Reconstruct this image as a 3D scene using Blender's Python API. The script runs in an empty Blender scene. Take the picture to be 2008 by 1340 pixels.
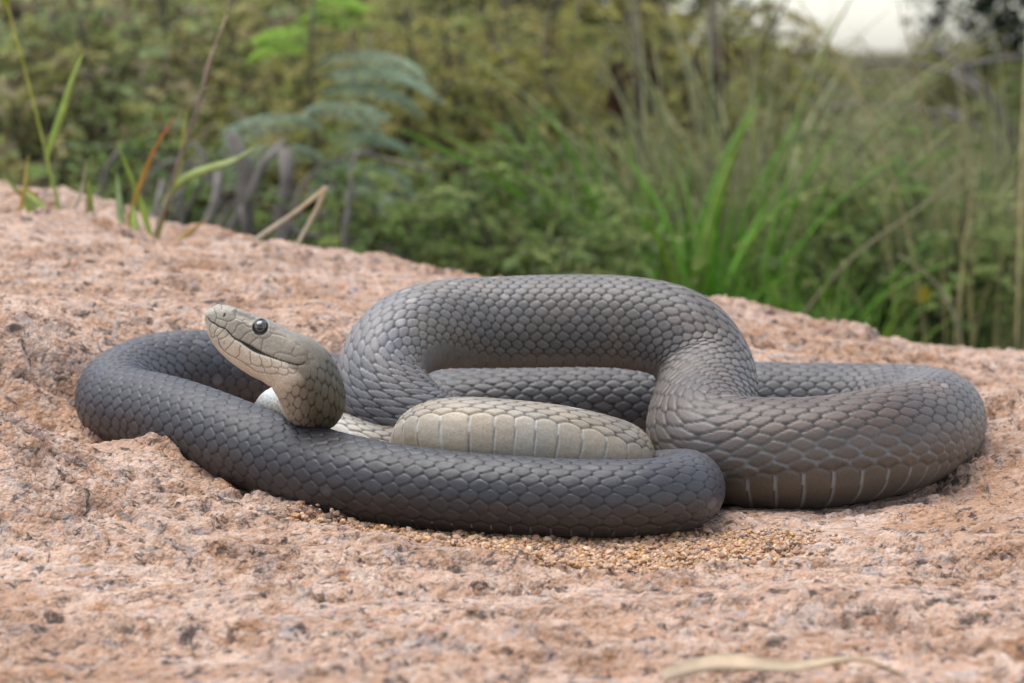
import bpy, math, random
import numpy as np

# ------------------------------------------------------------------ camera, sky, sun, exposure
scene = bpy.context.scene
col = scene.collection
FPX = 5622.0                      # focal length in photo pixels (2008 x 1340)
PITCH = math.radians(5.8)
CAM = np.array([0.0, -1.4, 0.228])
cam_data = bpy.data.cameras.new("camera")
cam = bpy.data.objects.new("camera", cam_data)
col.objects.link(cam)
cam.location = CAM
cam.rotation_euler = (math.pi / 2 - PITCH, 0, 0)
cam_data.sensor_width = 36.0
cam_data.lens = 36.0 * FPX / 2008.0
cam_data.clip_start = 0.05
cam_data.clip_end = 2000
cam_data.dof.use_dof = True
cam_data.dof.focus_distance = 1.385
cam_data.dof.aperture_fstop = 13.5
scene.camera = cam

SUN_EL, SUN_AZ = math.radians(74), math.radians(-70)   # azimuth from +Y (into the picture) towards +X
world = bpy.data.worlds.new("World")
scene.world = world
world.use_nodes = True
wn = world.node_tree
wn.nodes.clear()
sky = wn.nodes.new("ShaderNodeTexSky")
sky.sky_type = 'NISHITA'
sky.sun_disc = False
sky.sun_elevation = SUN_EL
sky.sun_rotation = SUN_AZ
sky.dust_density = 1.0
hsv = wn.nodes.new("ShaderNodeHueSaturation")     # overcast: the same sky with most of its blue taken out
hsv.inputs['Saturation'].default_value = 0.55
bgn = wn.nodes.new("ShaderNodeBackground")
bgn.inputs['Strength'].default_value = 0.09
wo = wn.nodes.new("ShaderNodeOutputWorld")
wn.links.new(sky.outputs[0], hsv.inputs['Color'])
wn.links.new(hsv.outputs[0], bgn.inputs['Color'])
wn.links.new(bgn.outputs[0], wo.inputs['Surface'])

sun_data = bpy.data.lights.new("sun", 'SUN')
sun_data.energy = 1.5
sun_data.angle = math.radians(60)
sun_data.color = (1.0, 0.97, 0.93)
sun = bpy.data.objects.new("sun", sun_data)
col.objects.link(sun)
from mathutils import Vector
_d = Vector((math.sin(SUN_AZ) * math.cos(SUN_EL), math.cos(SUN_AZ) * math.cos(SUN_EL), math.sin(SUN_EL)))
sun.rotation_euler = _d.to_track_quat('Z', 'Y').to_euler()
sun.location = (0, 0, 3)

vs = scene.view_settings
vs.view_transform = 'Standard'
vs.look = 'None'
vs.gamma = 1.0
vs.exposure = 1.55
vs.use_curve_mapping = False
scene.cycles.use_denoising = True
scene.cycles.max_bounces = 6
scene.cycles.transparent_max_bounces = 4

# ------------------------------------------------------------------ helpers
FWD = np.array([0, math.cos(PITCH), -math.sin(PITCH)])
UPV = np.array([0, math.sin(PITCH), math.cos(PITCH)])
RGT = np.array([1.0, 0, 0])


def P(px, py, Y):
    """point on the ray of a photo pixel, at world depth Y"""
    d = FWD + RGT * (px - 1004) / FPX - UPV * (py - 670) / FPX
    return CAM + d * (Y - CAM[1]) / d[1]


def smooth(e0, e1, x):
    t = np.clip((np.asarray(x, float) - e0) / (e1 - e0), 0, 1)
    return t * t * (3 - 2 * t)


def _hash2(ix, iy, seed):
    h = (ix.astype(np.int64) * 374761393 + iy.astype(np.int64) * 668265263 + seed * 982451653) & 0xFFFFFFFF
    h = ((h ^ (h >> 13)) * 1274126177) & 0xFFFFFFFF
    return (h ^ (h >> 16)) & 0xFFFFFFFF


def noise2(x, y, seed=0):
    ix, iy = np.floor(x), np.floor(y)
    fx, fy = x - ix, y - iy
    ux, uy = fx * fx * fx * (fx * (fx * 6 - 15) + 10), fy * fy * fy * (fy * (fy * 6 - 15) + 10)

    def g(dx, dy):
        a = _hash2(ix + dx, iy + dy, seed) / 4294967296.0 * 2 * np.pi
        return np.cos(a) * (fx - dx) + np.sin(a) * (fy - dy)
    a = g(0, 0) * (1 - ux) + g(1, 0) * ux
    b = g(0, 1) * (1 - ux) + g(1, 1) * ux
    return (a * (1 - uy) + b * uy) * 1.4


def rnd(ix, iy, seed=0):
    return _hash2(np.asarray(ix), np.asarray(iy), seed) / 4294967296.0


def cubic(ts, ys, tq):
    """natural cubic spline"""
    ts = np.asarray(ts, float); ys = np.asarray(ys, float)
    if ys.ndim == 1:
        return cubic(ts, ys[:, None], tq)[:, 0]
    n = len(ts); h = np.diff(ts)
    A = np.zeros((n, n)); B = np.zeros((n, ys.shape[1]))
    A[0, 0] = A[-1, -1] = 1
    for i in range(1, n - 1):
        A[i, i - 1] = h[i - 1]; A[i, i] = 2 * (h[i - 1] + h[i]); A[i, i + 1] = h[i]
        B[i] = 6 * ((ys[i + 1] - ys[i]) / h[i] - (ys[i] - ys[i - 1]) / h[i - 1])
    M = np.linalg.solve(A, B)
    k = np.clip(np.searchsorted(ts, tq) - 1, 0, n - 2)
    t0 = (ts[k + 1] - tq)[:, None]; t1 = (tq - ts[k])[:, None]; hh = h[k][:, None]
    return (M[k] * t0 ** 3 + M[k + 1] * t1 ** 3) / (6 * hh) + (ys[k] / hh - M[k] * hh / 6) * t0 + (ys[k + 1] / hh - M[k + 1] * hh / 6) * t1


def gauss1(a, sig):
    if sig <= 0:
        return a
    r = int(3 * sig) + 1
    k = np.exp(-0.5 * (np.arange(-r, r + 1) / sig) ** 2); k /= k.sum()
    if a.ndim == 1:
        return np.convolve(np.pad(a, r, mode='edge'), k, 'valid')
    return np.stack([gauss1(a[:, i], sig) for i in range(a.shape[1])], 1)


def norm(v):
    return v / np.maximum(np.linalg.norm(v, axis=-1, keepdims=True), 1e-12)


def mesh_from(name, verts, faces, smooth_shade=True):
    """fast mesh: faces is a list of (n,k) index arrays"""
    me = bpy.data.meshes.new(name)
    verts = np.ascontiguousarray(verts, dtype=np.float32)
    me.vertices.add(len(verts))
    me.vertices.foreach_set("co", verts.ravel())
    faces = [np.asarray(f, dtype=np.int32) for f in faces if len(f)]
    loops = np.concatenate([f.ravel() for f in faces])
    sizes = np.concatenate([np.full(len(f), f.shape[1], np.int32) for f in faces])
    starts = np.concatenate([[0], np.cumsum(sizes)[:-1]]).astype(np.int32)
    me.loops.add(len(loops))
    me.loops.foreach_set("vertex_index", loops)
    me.polygons.add(len(sizes))
    me.polygons.foreach_set("loop_start", starts)
    me.polygons.foreach_set("use_smooth", np.full(len(sizes), smooth_shade, dtype=bool))
    me.update(calc_edges=True)
    return me


def set_col(me, name, rgb):
    a = me.attributes.new(name, 'FLOAT_COLOR', 'POINT')
    c = np.ones((len(rgb), 4), np.float32); c[:, :3] = rgb
    a.data.foreach_set("color", c.ravel())


def set_float(me, name, v):
    a = me.attributes.new(name, 'FLOAT', 'POINT')
    a.data.foreach_set("value", np.asarray(v, np.float32))


def add(name, me, mat=None, parent=None, loc=None, label=None, cat=None, group=None, kind=None):
    o = bpy.data.objects.new(name, me)
    col.objects.link(o)
    if mat is not None and me is not None and len(me.materials) == 0:
        me.materials.append(mat)
    if parent is not None:
        o.parent = parent
    if loc is not None:
        o.location = loc
    if label: o['label'] = label
    if cat: o['category'] = cat
    if group: o['group'] = group
    if kind: o['kind'] = kind
    return o


def grid_faces(nr, nc, wrap=False):
    i = np.arange(nr - 1)[:, None]; j = np.arange(nc if wrap else nc - 1)[None, :]
    j2 = (j + 1) % nc
    return np.stack([i * nc + j, i * nc + j2, (i + 1) * nc + j2, (i + 1) * nc + j], -1).reshape(-1, 4)


def tubes(polys, sides=6):
    """polys: list of (points (n,3), radii (n,)); returns verts, faces of closed tapered tubes"""
    V, F4, F3, off = [], [], [], 0
    for pts, rad in polys:
        pts = np.asarray(pts, float); n = len(pts)
        rad = np.broadcast_to(np.asarray(rad, float), (n,))
        T = norm(np.gradient(pts, axis=0))
        ref = np.array([0.31, 0.2, 0.93]) if abs(T[0] @ np.array([0.31, 0.2, 0.93])) < 0.9 else np.array([1.0, 0, 0])
        A = norm(np.cross(T, ref)); B = np.cross(T, A)
        th = np.linspace(0, 2 * np.pi, sides, endpoint=False)
        ring = pts[:, None] + rad[:, None, None] * (np.cos(th)[None, :, None] * A[:, None] + np.sin(th)[None, :, None] * B[:, None])
        V.append(ring.reshape(-1, 3)); V.append(pts[[0, -1]])
        F4.append(grid_faces(n, sides, True) + off)
        j = np.arange(sides); j2 = (j + 1) % sides
        F3.append(np.stack([np.full(sides, off + n * sides), off + j2, off + j], 1))
        b = off + (n - 1) * sides
        F3.append(np.stack([np.full(sides, off + n * sides + 1), b + j, b + j2], 1))
        off += n * sides + 2
    return np.concatenate(V), [np.concatenate(F4), np.concatenate(F3)]


def new_mat(name):
    m = bpy.data.materials.new(name)
    m.use_nodes = True
    nt = m.node_tree
    return m, nt, nt.nodes["Principled BSDF"]


def N(nt, typ, **kw):
    n = nt.nodes.new(typ)
    for k, v in kw.items():
        if k.startswith('i_'):
            n.inputs[k[2:].replace('_', ' ')].default_value = v
        else:
            setattr(n, k, v)
    return n


def ramp(nt, stops, src):
    n = nt.nodes.new("ShaderNodeValToRGB")
    e = n.color_ramp.elements
    while len(e) < len(stops):
        e.new(0.5)
    for el, (p, c) in zip(e, stops):
        el.position = p
        el.color = (c[0], c[1], c[2], 1) if hasattr(c, '__len__') else (c, c, c, 1)
    nt.links.new(src, n.inputs[0])
    return n


def mixc(nt, a, b, fac, mode='MIX'):
    n = nt.nodes.new("ShaderNodeMix")
    n.data_type = 'RGBA'; n.blend_type = mode
    for sock, v in ((n.inputs['Factor'], fac), (n.inputs['A'], a), (n.inputs['B'], b)):
        if hasattr(v, 'links') or isinstance(v, bpy.types.NodeSocket):
            nt.links.new(v, sock)
        elif hasattr(v, '__len__'):
            sock.default_value = (*v, 1)
        else:
            sock.default_value = v
    return n.outputs['Result']


def tex_noise(nt, vec, scale, detail=4, rough=0.55, dist=0.0):
    n = N(nt, "ShaderNodeTexNoise")
    n.inputs['Scale'].default_value = scale
    n.inputs['Detail'].default_value = detail
    n.inputs['Roughness'].default_value = rough
    n.inputs['Distortion'].default_value = dist
    nt.links.new(vec, n.inputs['Vector'])
    return n.outputs[0]

# ------------------------------------------------------------------ course of the snake (head to tail), read off the photograph
# (px, py, Y, diameter m, dorsal direction or None, scale period m)
HEAD_O = (401.0, 630.0); HEAD_ANG = math.radians(25.0); HEAD_Y = -0.012; HEAD_LEN = 190.0
_hs = (HEAD_Y - CAM[1]) / FWD[1]                     # distance along the optical axis, close enough
HPX = 1.0 / (FPX / (HEAD_Y - CAM[1]))                # metres per photo pixel at the head
HEX = math.cos(HEAD_ANG) * RGT - math.sin(HEAD_ANG) * UPV      # snout -> nape
HEN = math.sin(HEAD_ANG) * RGT + math.cos(HEAD_ANG) * UPV      # crown
HEAD_P0 = P(HEAD_O[0], HEAD_O[1], HEAD_Y)


def hp(a, b):
    return HEAD_P0 + (a * HEX + b * HEN) * HPX


UP = (0, 0, 1)
KEYS = [
    # neck
    (600, 746, -0.0125, .0325, (.70, -.05, .55), .0046),
    (613, 777, -0.008, .0320, (.95, -.25, -.15), .0046),
    (606, 792, 0.012, .0295, (.55, -.35, -.75), .0048),
    (578, 797, 0.030, .0270, (.1, .2, -.95), .0060),
    (549, 806, 0.047, .0250, (-.3, .8, -.4), .0062),
    (556, 826, 0.068, .0245, (-.1, 1, -.1), .0064),
    (610, 843, 0.071, .0250, (.1, 1, -.15), .0068),
    (665, 860, 0.060, .0258, (.2, 1, .2), .0072),
    (722, 884, 0.052, .0275, (.2, 1, .3), .0075),
    (785, 894, 0.056, .0295, (.2, .95, .5), .0080),
    (828, 884, 0.042, .0345, (.8, .5, .5), .0085),
    # pale strand with the wide belly plates
    (841, 866, 0.014, .0370, (.8, .65, .3), .0090),
    (905, 856, -0.008, .0382, (0, 1, .22), .0094),
    (1000, 862, -0.012, .0385, (0, 1, .22), .0089),
    (1100, 874, -0.010, .0385, (0, 1, .25), .0089),
    (1170, 890, 0.000, .0390, (0, 1, .3), .0096),
    (1207, 902, 0.024, .0395, (-.5, .9, .4), .0096),
    (1180, 900, 0.060, .0400, (-.3, .3, .9), .0096),
    (1080, 890, 0.084, .0415, (0, 0, 1), .0092),
    (950, 878, 0.088, .0430, (0, -.1, 1), .0088),
    (860, 852, 0.084, .0445, (-.2, -.2, 1), .0082),
    # high coil
    (792, 812, 0.079, .0458, (-.6, -.3, .7), .0078),
    (752, 752, 0.086, .0465, (-.95, -.2, .35), .0074),
    (768, 688, 0.100, .0470, (-.9, -.05, .6), .0073),
    (835, 645, 0.118, .0475, (-.45, .1, .9), .0074),
    (930, 636, 0.130, .0495, (-.1, -.08, 1), .0072),
    (1050, 633, 0.134, .0505, (0, -.12, 1), .0073),
    (1170, 632, 0.134, .0505, (0, -.12, 1), .0073),
    (1265, 640, 0.131, .0505, (.2, -.15, 1), .0073),
    (1340, 668, 0.126, .0515, (.6, -.1, .9), .0076),
    (1378, 722, 0.118, .0535, (.95, -.25, .5), .0080),
    (1384, 782, 0.098, .0550, (.95, -.3, .35), .0088),
    (1374, 838, 0.066, .0560, (.5, -.3, .85), .0100),
    (1402, 878, 0.038, .0565, (0, .0, 1), .0115),
    (1490, 891, 0.028, .0570, (-.1, .4, 1), .0098),
    # big right-hand loop
    (1600, 890, 0.028, .0572, (0, .5, 1), .0110),
    (1700, 876, 0.040, .0570, (.1, .5, 1), .0110),
    (1786, 854, 0.072, .0560, (.15, .5, 1), .0108),
    (1831, 830, 0.116, .0548, (-.2, .3, 1), .0106),
    (1808, 814, 0.166, .0538, (.15, -.05, 1), .0104),
    (1720, 807, 0.198, .0532, (0, -.1, 1), .0104),
    (1600, 805, 0.207, .0530, (0, -.1, 1), .0104),
    (1400, 801, 0.208, .0525, (0, -.1, 1), .0104),
    (1200, 801, 0.204, .0520, (0, -.1, 1), .0095),
    (1000, 803, 0.203, .0505, (0, -.1, 1), .0102),
    (840, 811, 0.206, .0485, (0, -.05, 1), .0102),
    (700, 790, 0.220, .0460, (0, 0, 1), .0108),
    # left-hand loop, dark
    (580, 752, 0.224, .0445, (0, -.1, 1), .0098),
    (470, 730, 0.216, .0438, (0, -.15, 1), .0096),
    (370, 724, 0.200, .0435, (0, -.15, 1), .0095),
    (285, 738, 0.176, .0432, (-.1, 0, 1), .0102),
    (232, 769, 0.143, .0430, (-.2, 0, 1), .0091),
    (238, 796, 0.110, .0430, (-.15, -.1, 1), .0090),
    (300, 812, 0.082, .0428, (0, -.1, 1), .0089),
    (400, 843, 0.046, .0425, (0, -.15, 1), .0089),
    (500, 882, 0.016, .0422, (0, -.15, 1), .0089),
    (600, 916, -0.010, .0418, (0, -.12, 1), .0089),
    (700, 941, -0.030, .0410, (0, -.1, 1), .0089),
    (850, 963, -0.047, .0395, (0, -.05, 1), .0089),
    (1000, 974, -0.056, .0382, (0, -.05, 1), .0089),
    (1150, 980, -0.060, .0375, (0, -.05, 1), .0089),
    (1260, 978, -0.056, .0372, (0, -.05, 1), .0089),
    (1325, 971, -0.041, .0370, (.05, -.05, 1), .0096),
    (1349, 957, -0.012, .0360, (.1, 0, 1), .0094),
    (1325, 948, 0.016, .0340, (0, 0, 1), .0092),
    (1240, 950, 0.031, .0310, (0, 0, 1), .0090),
    (1100, 958, 0.030, .0260, (0, 0, 1), .0085),
    (950, 962, 0.026, .0200, (0, 0, 1), .0080),
    (820, 958, 0.022, .0110, (0, 0, 1), .0070),
]
head_axis_pts = [hp(a, 0) for a in (100, 130, 160, 190)]
kp = np.array(head_axis_pts + [P(k[0], k[1], k[2]) for k in KEYS])
nh = len(head_axis_pts)
tk = np.concatenate([[0], np.cumsum(np.linalg.norm(np.diff(kp, axis=0), axis=1) ** 0.75)])
tf = np.linspace(0, tk[-1], 9000)
pf = cubic(tk, kp, tf)
sf = np.concatenate([[0], np.cumsum(np.linalg.norm(np.diff(pf, axis=0), axis=1))])
s_key = np.interp(tk, tf, sf)                       # arc length at each key
sk = s_key[nh:]
diam_k = np.array([k[3] for k in KEYS]); per_k = np.array([k[5] for k in KEYS])
# arc length is counted from the point 100 px behind the snout; the straight head in front gets negative values
A_START = -4.4                                      # the front of the snout, in pixels on the head axis
S0 = (A_START - 100) * HPX
S_END = sf[-1]


def key_of(px, py):
    """arc length of the key nearest a photo pixel pair listed in KEYS"""
    i = min(range(len(KEYS)), key=lambda q: (KEYS[q][0] - px) ** 2 + (KEYS[q][1] - py) ** 2)
    return sk[i]


# sample stations: fine on head and where the body shows, coarser where it lies hidden
def spacing(s):
    if s < 0.03: return .00034
    if key_of(722, 884) < s < key_of(828, 884): return .0008
    if key_of(1207, 902) + .02 < s < key_of(860, 852) - .01: return .0016
    if s > key_of(1325, 948): return .0020
    return .00064


st = [S0 + 1e-6]
a_ = 0.0
while st[-1] < S_END - 1e-4:
    d_ = spacing(st[-1])
    if st[-1] - S0 < .004:
        d_ = max(.00005, min(.00034, (st[-1] - S0) * .35))
    st.append(st[-1] + d_)
st = np.array(st); st[-1] = min(st[-1], S_END)
K = len(st)
ctr = np.stack([np.interp(st, sf, pf[:, i]) for i in range(3)], 1)
neg = st < 30 * HPX
ctr[neg] = HEAD_P0 + np.outer(st[neg] - S0 + A_START * HPX, HEX)
_u = np.linspace(st[0], st[-1], int((st[-1] - st[0]) / .0004))      # smooth tangents on a uniform grid
cu = np.stack([np.interp(_u, st, ctr[:, i]) for i in range(3)], 1)
tu = norm(np.gradient(gauss1(cu, 6), axis=0))
tan = norm(np.stack([np.interp(st, _u, tu[:, i]) for i in range(3)], 1))
# rotation-minimising frame
ref = np.zeros((K, 3)); ref[0] = HEN
for i in range(1, K):
    r = ref[i - 1] - tan[i] * (ref[i - 1] @ tan[i])
    ref[i] = r / np.linalg.norm(r)
side = np.cross(tan, ref)
ang_s, ang_v, prev = [S0, 0.0, 130 * HPX - 100 * HPX, 60 * HPX], [0, 0, 0, 0], 0.0
for q, k in enumerate(KEYS):
    i = int(np.searchsorted(st, sk[q])); i = min(i, K - 1)
    d = np.array(k[4], float); d -= tan[i] * (d @ tan[i]); d /= np.linalg.norm(d)
    a = math.atan2(d @ side[i], d @ ref[i])
    while a - prev > math.pi: a -= 2 * math.pi
    while a - prev < -math.pi: a += 2 * math.pi
    ang_s.append(sk[q]); ang_v.append(a); prev = a
au = gauss1(np.interp(_u, ang_s, ang_v), 22)
ang = np.interp(st, _u, au)
dors = ref * np.cos(ang)[:, None] + side * np.sin(ang)[:, None]
late = np.cross(tan, dors)
rad = np.interp(st, _u, gauss1(np.interp(_u, np.concatenate([[S0], sk]), np.concatenate([[diam_k[0]], diam_k])), 20)) / 2
per = np.interp(st, _u, gauss1(np.interp(_u, np.concatenate([[S0], sk]), np.concatenate([[per_k[0]], per_k])), 20))

# ------------------------------------------------------------------ granite slab
ground_pts = []
for (px, py, Y) in [
    # foreground
    (-300, 1340, -.36), (0, 1340, -.36), (500, 1345, -.375), (1004, 1345, -.38), (1500, 1340, -.38), (2008, 1335, -.38), (2300, 1340, -.38),
    (0, 1200, -.235), (450, 1205, -.25), (1000, 1200, -.25), (1500, 1195, -.245), (2008, 1190, -.245), (2300, 1190, -.245),
    (200, 1060, -.115), (550, 1080, -.12), (820, 1085, -.12), (1010, 1092, -.125), (1240, 1125, -.135), (1120, 1085, -.095), (1330, 1095, -.105),
    (1600, 1090, -.11), (1850, 1080, -.11), (2100, 1075, -.11), (1700, 1035, -.03), (1950, 1000, -.01), (2100, 980, 0),
    # left ledge in front of the loop, and the near left knob
    (110, 868, .035), (200, 858, .034), (300, 862, .030), (340, 905, .012), (230, 905, -.005), (200, 960, -.045), (380, 960, -.012), (440, 985, -.012), (430, 1010, -.05),
    (20, 836, -.045), (-120, 830, -.05), (75, 862, -.045), (120, 935, -.050), (40, 935, -.075), (-60, 940, -.08),
    # left face and slope
    (90, 838, .125), (30, 805, .145), (110, 760, .165), (60, 700, .163), (10, 675, .168), (120, 655, .205), (-150, 650, .18), (250, 610, .33), (420, 600, .36), (560, 640, .31), (650, 660, .30),
    (100, 560, .42), (-150, 550, .42), (300, 545, .48), (600, 590, .43), (760, 605, .45), (100, 480, .58), (300, 490, .62),
    (-150, 440, .68), (20, 436, .70), (120, 432, .71), (210, 446, .71), (270, 478, .70), (420, 490, .72),
    (-150, 372, .98), (0, 366, .97), (90, 370, .96), (190, 402, .94), (300, 430, .92), (450, 466, .87), (600, 505, .83), (720, 533, .80), (850, 551, .77),
    (1000, 573, .74), (1200, 592, .70), (1410, 604, .66), (1520, 618, .64), (1640, 655, .62), (1760, 680, .61), (1880, 703, .60), (2008, 708, .60), (2300, 720, .60),
    # right side
    (1962, 842, .13), (2030, 848, .13), (2200, 850, .13), (2000, 800, .22), (1960, 770, .35), (1900, 725, .48), (2200, 770, .4), (1700, 700, .45), (1500, 690, .42),
]:
    ground_pts.append(P(px, py, Y))
for (x, y, z) in [(-.6, .85, .03), (-.15, .95, .0), (-.45, 1.25, -.03), (.1, 1.05, -.05), (.35, .95, -.07), (.6, .9, -.08), (-.2, 1.5, -.16), (.4, 1.4, -.18), (-.8, 1.6, -.15),
                  (.9, 1.3, -.2), (-.9, .5, .08), (.9, .3, .0), (-.9, -.3, .02), (.9, -.3, -.01), (-.5, -.75, .0), (0, -.75, -.005), (.5, -.75, -.005), (-1.0, 1.0, .06), (0, -1.1, -.02), (.9, .75, -.04)]:
    ground_pts.append(np.array([x, y, z]))
# behind the gully of the left mound
for q_ in ((120, 520, .81), (230, 525, .80), (20, 505, .83), (330, 520, .80), (-120, 500, .84)):
    ground_pts.append(P(*q_))
ranges = [(key_of(1402, 878) + .02, key_of(285, 738)), (key_of(400, 843), key_of(1349, 957) + .01)]
for (sa, sb) in ranges:
    for s in np.arange(sa, sb, .03):
        i = min(int(np.searchsorted(st, s)), K - 1)
        ground_pts.append(ctr[i] - np.array([0, 0, rad[i] * .94]))
ground_pts = np.array(ground_pts)


def tps_fit(pts, lam=2e-5):
    n = len(pts); x = pts[:, :2]
    r2 = ((x[:, None] - x[None]) ** 2).sum(-1)
    Km = np.where(r2 > 0, 0.5 * r2 * np.log(np.maximum(r2, 1e-12)), 0) + lam * np.eye(n)
    Pm = np.concatenate([np.ones((n, 1)), x], 1)
    A = np.zeros((n + 3, n + 3)); A[:n, :n] = Km; A[:n, n:] = Pm; A[n:, :n] = Pm.T
    return np.linalg.solve(A, np.concatenate([pts[:, 2], np.zeros(3)]))


tps_w = tps_fit(ground_pts)


def base_h(x, y):
    out = tps_w[-3] + tps_w[-2] * x + tps_w[-1] * y
    for (gx, gy, _), w in zip(ground_pts, tps_w[:-3]):
        r2 = (x - gx) ** 2 + (y - gy) ** 2
        out = out + w * 0.5 * r2 * np.log(np.maximum(r2, 1e-12))
    return out


# where loose grit fills the hollow in front of the snake
def grit_mask(x, y):
    m = 0
    for (px, py, Y, rx, ry) in [(740, 1030, -.060, .055, .022), (900, 1045, -.080, .055, .026), (1050, 1065, -.088, .055, .034), (1180, 1085, -.100, .060, .046), (1300, 1085, -.100, .065, .052), (1410, 1060, -.075, .050, .040)]:
        p = P(px, py, Y)
        q = ((x - p[0]) / rx) ** 2 + ((y - p[1]) / ry) ** 2
        m = np.maximum(m, 1 - smooth(.45, 1.0, q + .25 * noise2(x * 90, y * 90, 77)))
    return m


RIM = [(640, 1088, -.125), (800, 1100, -.135), (960, 1118, -.142), (1080, 1135, -.148), (1180, 1150, -.152)]


def chips(x, y, scale, seed, dome=False):
    """irregular broken facets: a step and a tilt for each cell"""
    sx, sy = x * scale, y * scale
    ix, iy = np.floor(sx), np.floor(sy)
    bd = np.full(sx.shape, 1e9); h = np.zeros(sx.shape)
    for dx in (-1, 0, 1):
        for dy in (-1, 0, 1):
            cx_, cy_ = ix + dx, iy + dy
            px_ = cx_ + rnd(cx_, cy_, seed); py_ = cy_ + rnd(cx_, cy_, seed + 1)
            ox, oy = sx - px_, sy - py_
            d = ox * ox + oy * oy
            t = (rnd(cx_, cy_, seed + 2) - .5) * 2
            v = t + 1.5 * ((rnd(cx_, cy_, seed + 3) - .5) * ox + (rnd(cx_, cy_, seed + 4) - .5) * oy)
            k = d < bd
            bd = np.where(k, d, bd); h = np.where(k, v, h)
    return (h, np.sqrt(bd)) if dome else h


def rock_detail(x, y):
    wx = x + .014 * noise2(x * 14, y * 14, 5) + .004 * noise2(x * 60, y * 60, 25) + .0004 * noise2(x * 220, y * 220, 27)
    wy = y + .014 * noise2(x * 14, y * 14, 6) + .004 * noise2(x * 60, y * 60, 26) + .0004 * noise2(x * 220, y * 220, 28)
    d = .0050 * noise2(wx * 6, wy * 8, 1) + .0030 * noise2(wx * 15, wy * 20, 14)
    rough = .10 + .90 * smooth(-.16, .20, noise2(x * 13, y * 15, 15) + .5 * noise2(x * 40, y * 44, 18))
    d += .0026 * chips(wx * .8, wy * 1.2, 15, 100) + .0021 * chips(wx * .75, wy * 1.1, 36, 110) * (.4 + .6 * rough)
    d += .0014 * chips(wx * .8, wy, 85, 120) * rough
    ch, cd_ = chips(wx, wy, 190, 130, True)                      # weathered-out mineral grains
    d += (.0006 * ch - .0022 * cd_) * rough
    d -= .0062 * smooth(.30, .46, noise2(wx * 34, wy * 44, 7)) * rough
    d -= .0030 * smooth(.28, .46, noise2(wx * 100, wy * 112, 17)) * rough
    d += .0006 * noise2(x * 240, y * 250, 8) + .0005 * noise2(x * 400, y * 410, 9)
    cn = noise2(wx * 5.5 + 1.3, wy * 8, 19)                       # a few hairline cracks
    d -= .0045 * np.exp(-(cn / .012) ** 2) * smooth(.0, .2, noise2(x * 4, y * 4 + 7, 20))
    # long low ledges across the slab
    open_ = 1 - .85 * np.exp(-(((x - .07) / .17) ** 2 + ((y + .02) / .10) ** 2) ** 2)      # level where the coils rest
    d *= .45 + .55 * open_
    d += open_ * .0042 * smooth(.02, .07, noise2(wx * 4.5, wy * 15 + 4, 301)) + open_ * .0026 * smooth(.04, .08, noise2(wx * 10, wy * 33, 302)) * (.4 + .6 * rough)
    # broken rim in front of the grit
    lx = np.array([P(*q)[0] for q in RIM]); ly = np.array([P(*q)[1] for q in RIM])
    ry = np.interp(x, lx, ly) + .006 * noise2(x * 60, y * 20, 303) + .003 * noise2(x * 160, y * 60, 304)
    win = smooth(lx[0] - .01, lx[1], x) * (1 - smooth(lx[-2], lx[-1] + .008, x))
    d += .0048 * win * smooth(-.0015, .0015, y - ry) * (1 - smooth(.012, .034, y - ry)) * (.75 + .5 * noise2(x * 45, y * 45, 305))
    g = grit_mask(x, y)
    return d * (1 - .75 * g) - .003 * g


def rock_h(x, y):
    return base_h(x, y) + rock_detail(x, y)


def stretch(stops):
    out = [np.arange(a, b, d) for a, b, d in stops]
    return np.concatenate(out + [[stops[-1][1]]])


gx = stretch([(-1.1, -.5, .02), (-.5, -.32, .003), (-.32, .32, .0015), (.32, .5, .003), (.5, 1.1, .02)])
gy = stretch([(-1.15, -.55, .02), (-.55, -.40, .004), (-.40, -.1, .0016), (-.1, .12, .0013), (.12, .5, .0019), (.5, 1.0, .0028), (1.0, 1.6, .03)])
GX, GY = np.meshgrid(gx, gy)
bx = GX.ravel(); by = GY.ravel()
# base shape is smooth: evaluate it on a coarse grid and interpolate
cx = np.linspace(-1.1, 1.1, 221); cy = np.linspace(-1.15, 1.6, 276)
CX, CY = np.meshgrid(cx, cy)
CB = base_h(CX, CY)


def base_fast(x, y):
    fx = np.clip((x - cx[0]) / (cx[1] - cx[0]), 0, len(cx) - 1.001); fy = np.clip((y - cy[0]) / (cy[1] - cy[0]), 0, len(cy) - 1.001)
    i = fx.astype(int); j = fy.astype(int); u = fx - i; v = fy - j
    return (CB[j, i] * (1 - u) + CB[j, i + 1] * u) * (1 - v) + (CB[j + 1, i] * (1 - u) + CB[j + 1, i + 1] * u) * v


bz = base_fast(bx, by)
dz = rock_detail(bx, by)
# the slab is pressed no higher than the belly of the snake along its resting course
rest = np.concatenate([np.arange(K)[(st > a) & (st < b)][::6] for a, b in ranges])
cz = np.full(len(bx), 9.0)
for i in rest[::3]:
    d2 = (bx - ctr[i, 0]) ** 2 + (by - ctr[i, 1]) ** 2
    near = d2 < (rad[i] * .99) ** 2
    if near.any():
        cz[near] = np.minimum(cz[near], ctr[i, 2] - np.sqrt(np.maximum(rad[i] ** 2 - d2[near], 0)) + .0012)
hz = np.minimum(bz + dz, cz)
lo = np.full(len(bx), -9.0)                       # and no lower than a hair under its keel
for i in rest[::3]:
    d2 = (bx - ctr[i, 0]) ** 2 + (by - ctr[i, 1]) ** 2
    near = d2 < (rad[i] * .5) ** 2
    lo[near] = np.maximum(lo[near], ctr[i, 2] - rad[i] * .965)
hz = np.maximum(hz, np.minimum(lo, cz))
fade = smooth(1.05, 1.5, by) + smooth(.7, 1.05, np.abs(bx)) + smooth(-.7, -1.1, by)
hz = hz - .12 * fade
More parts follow.
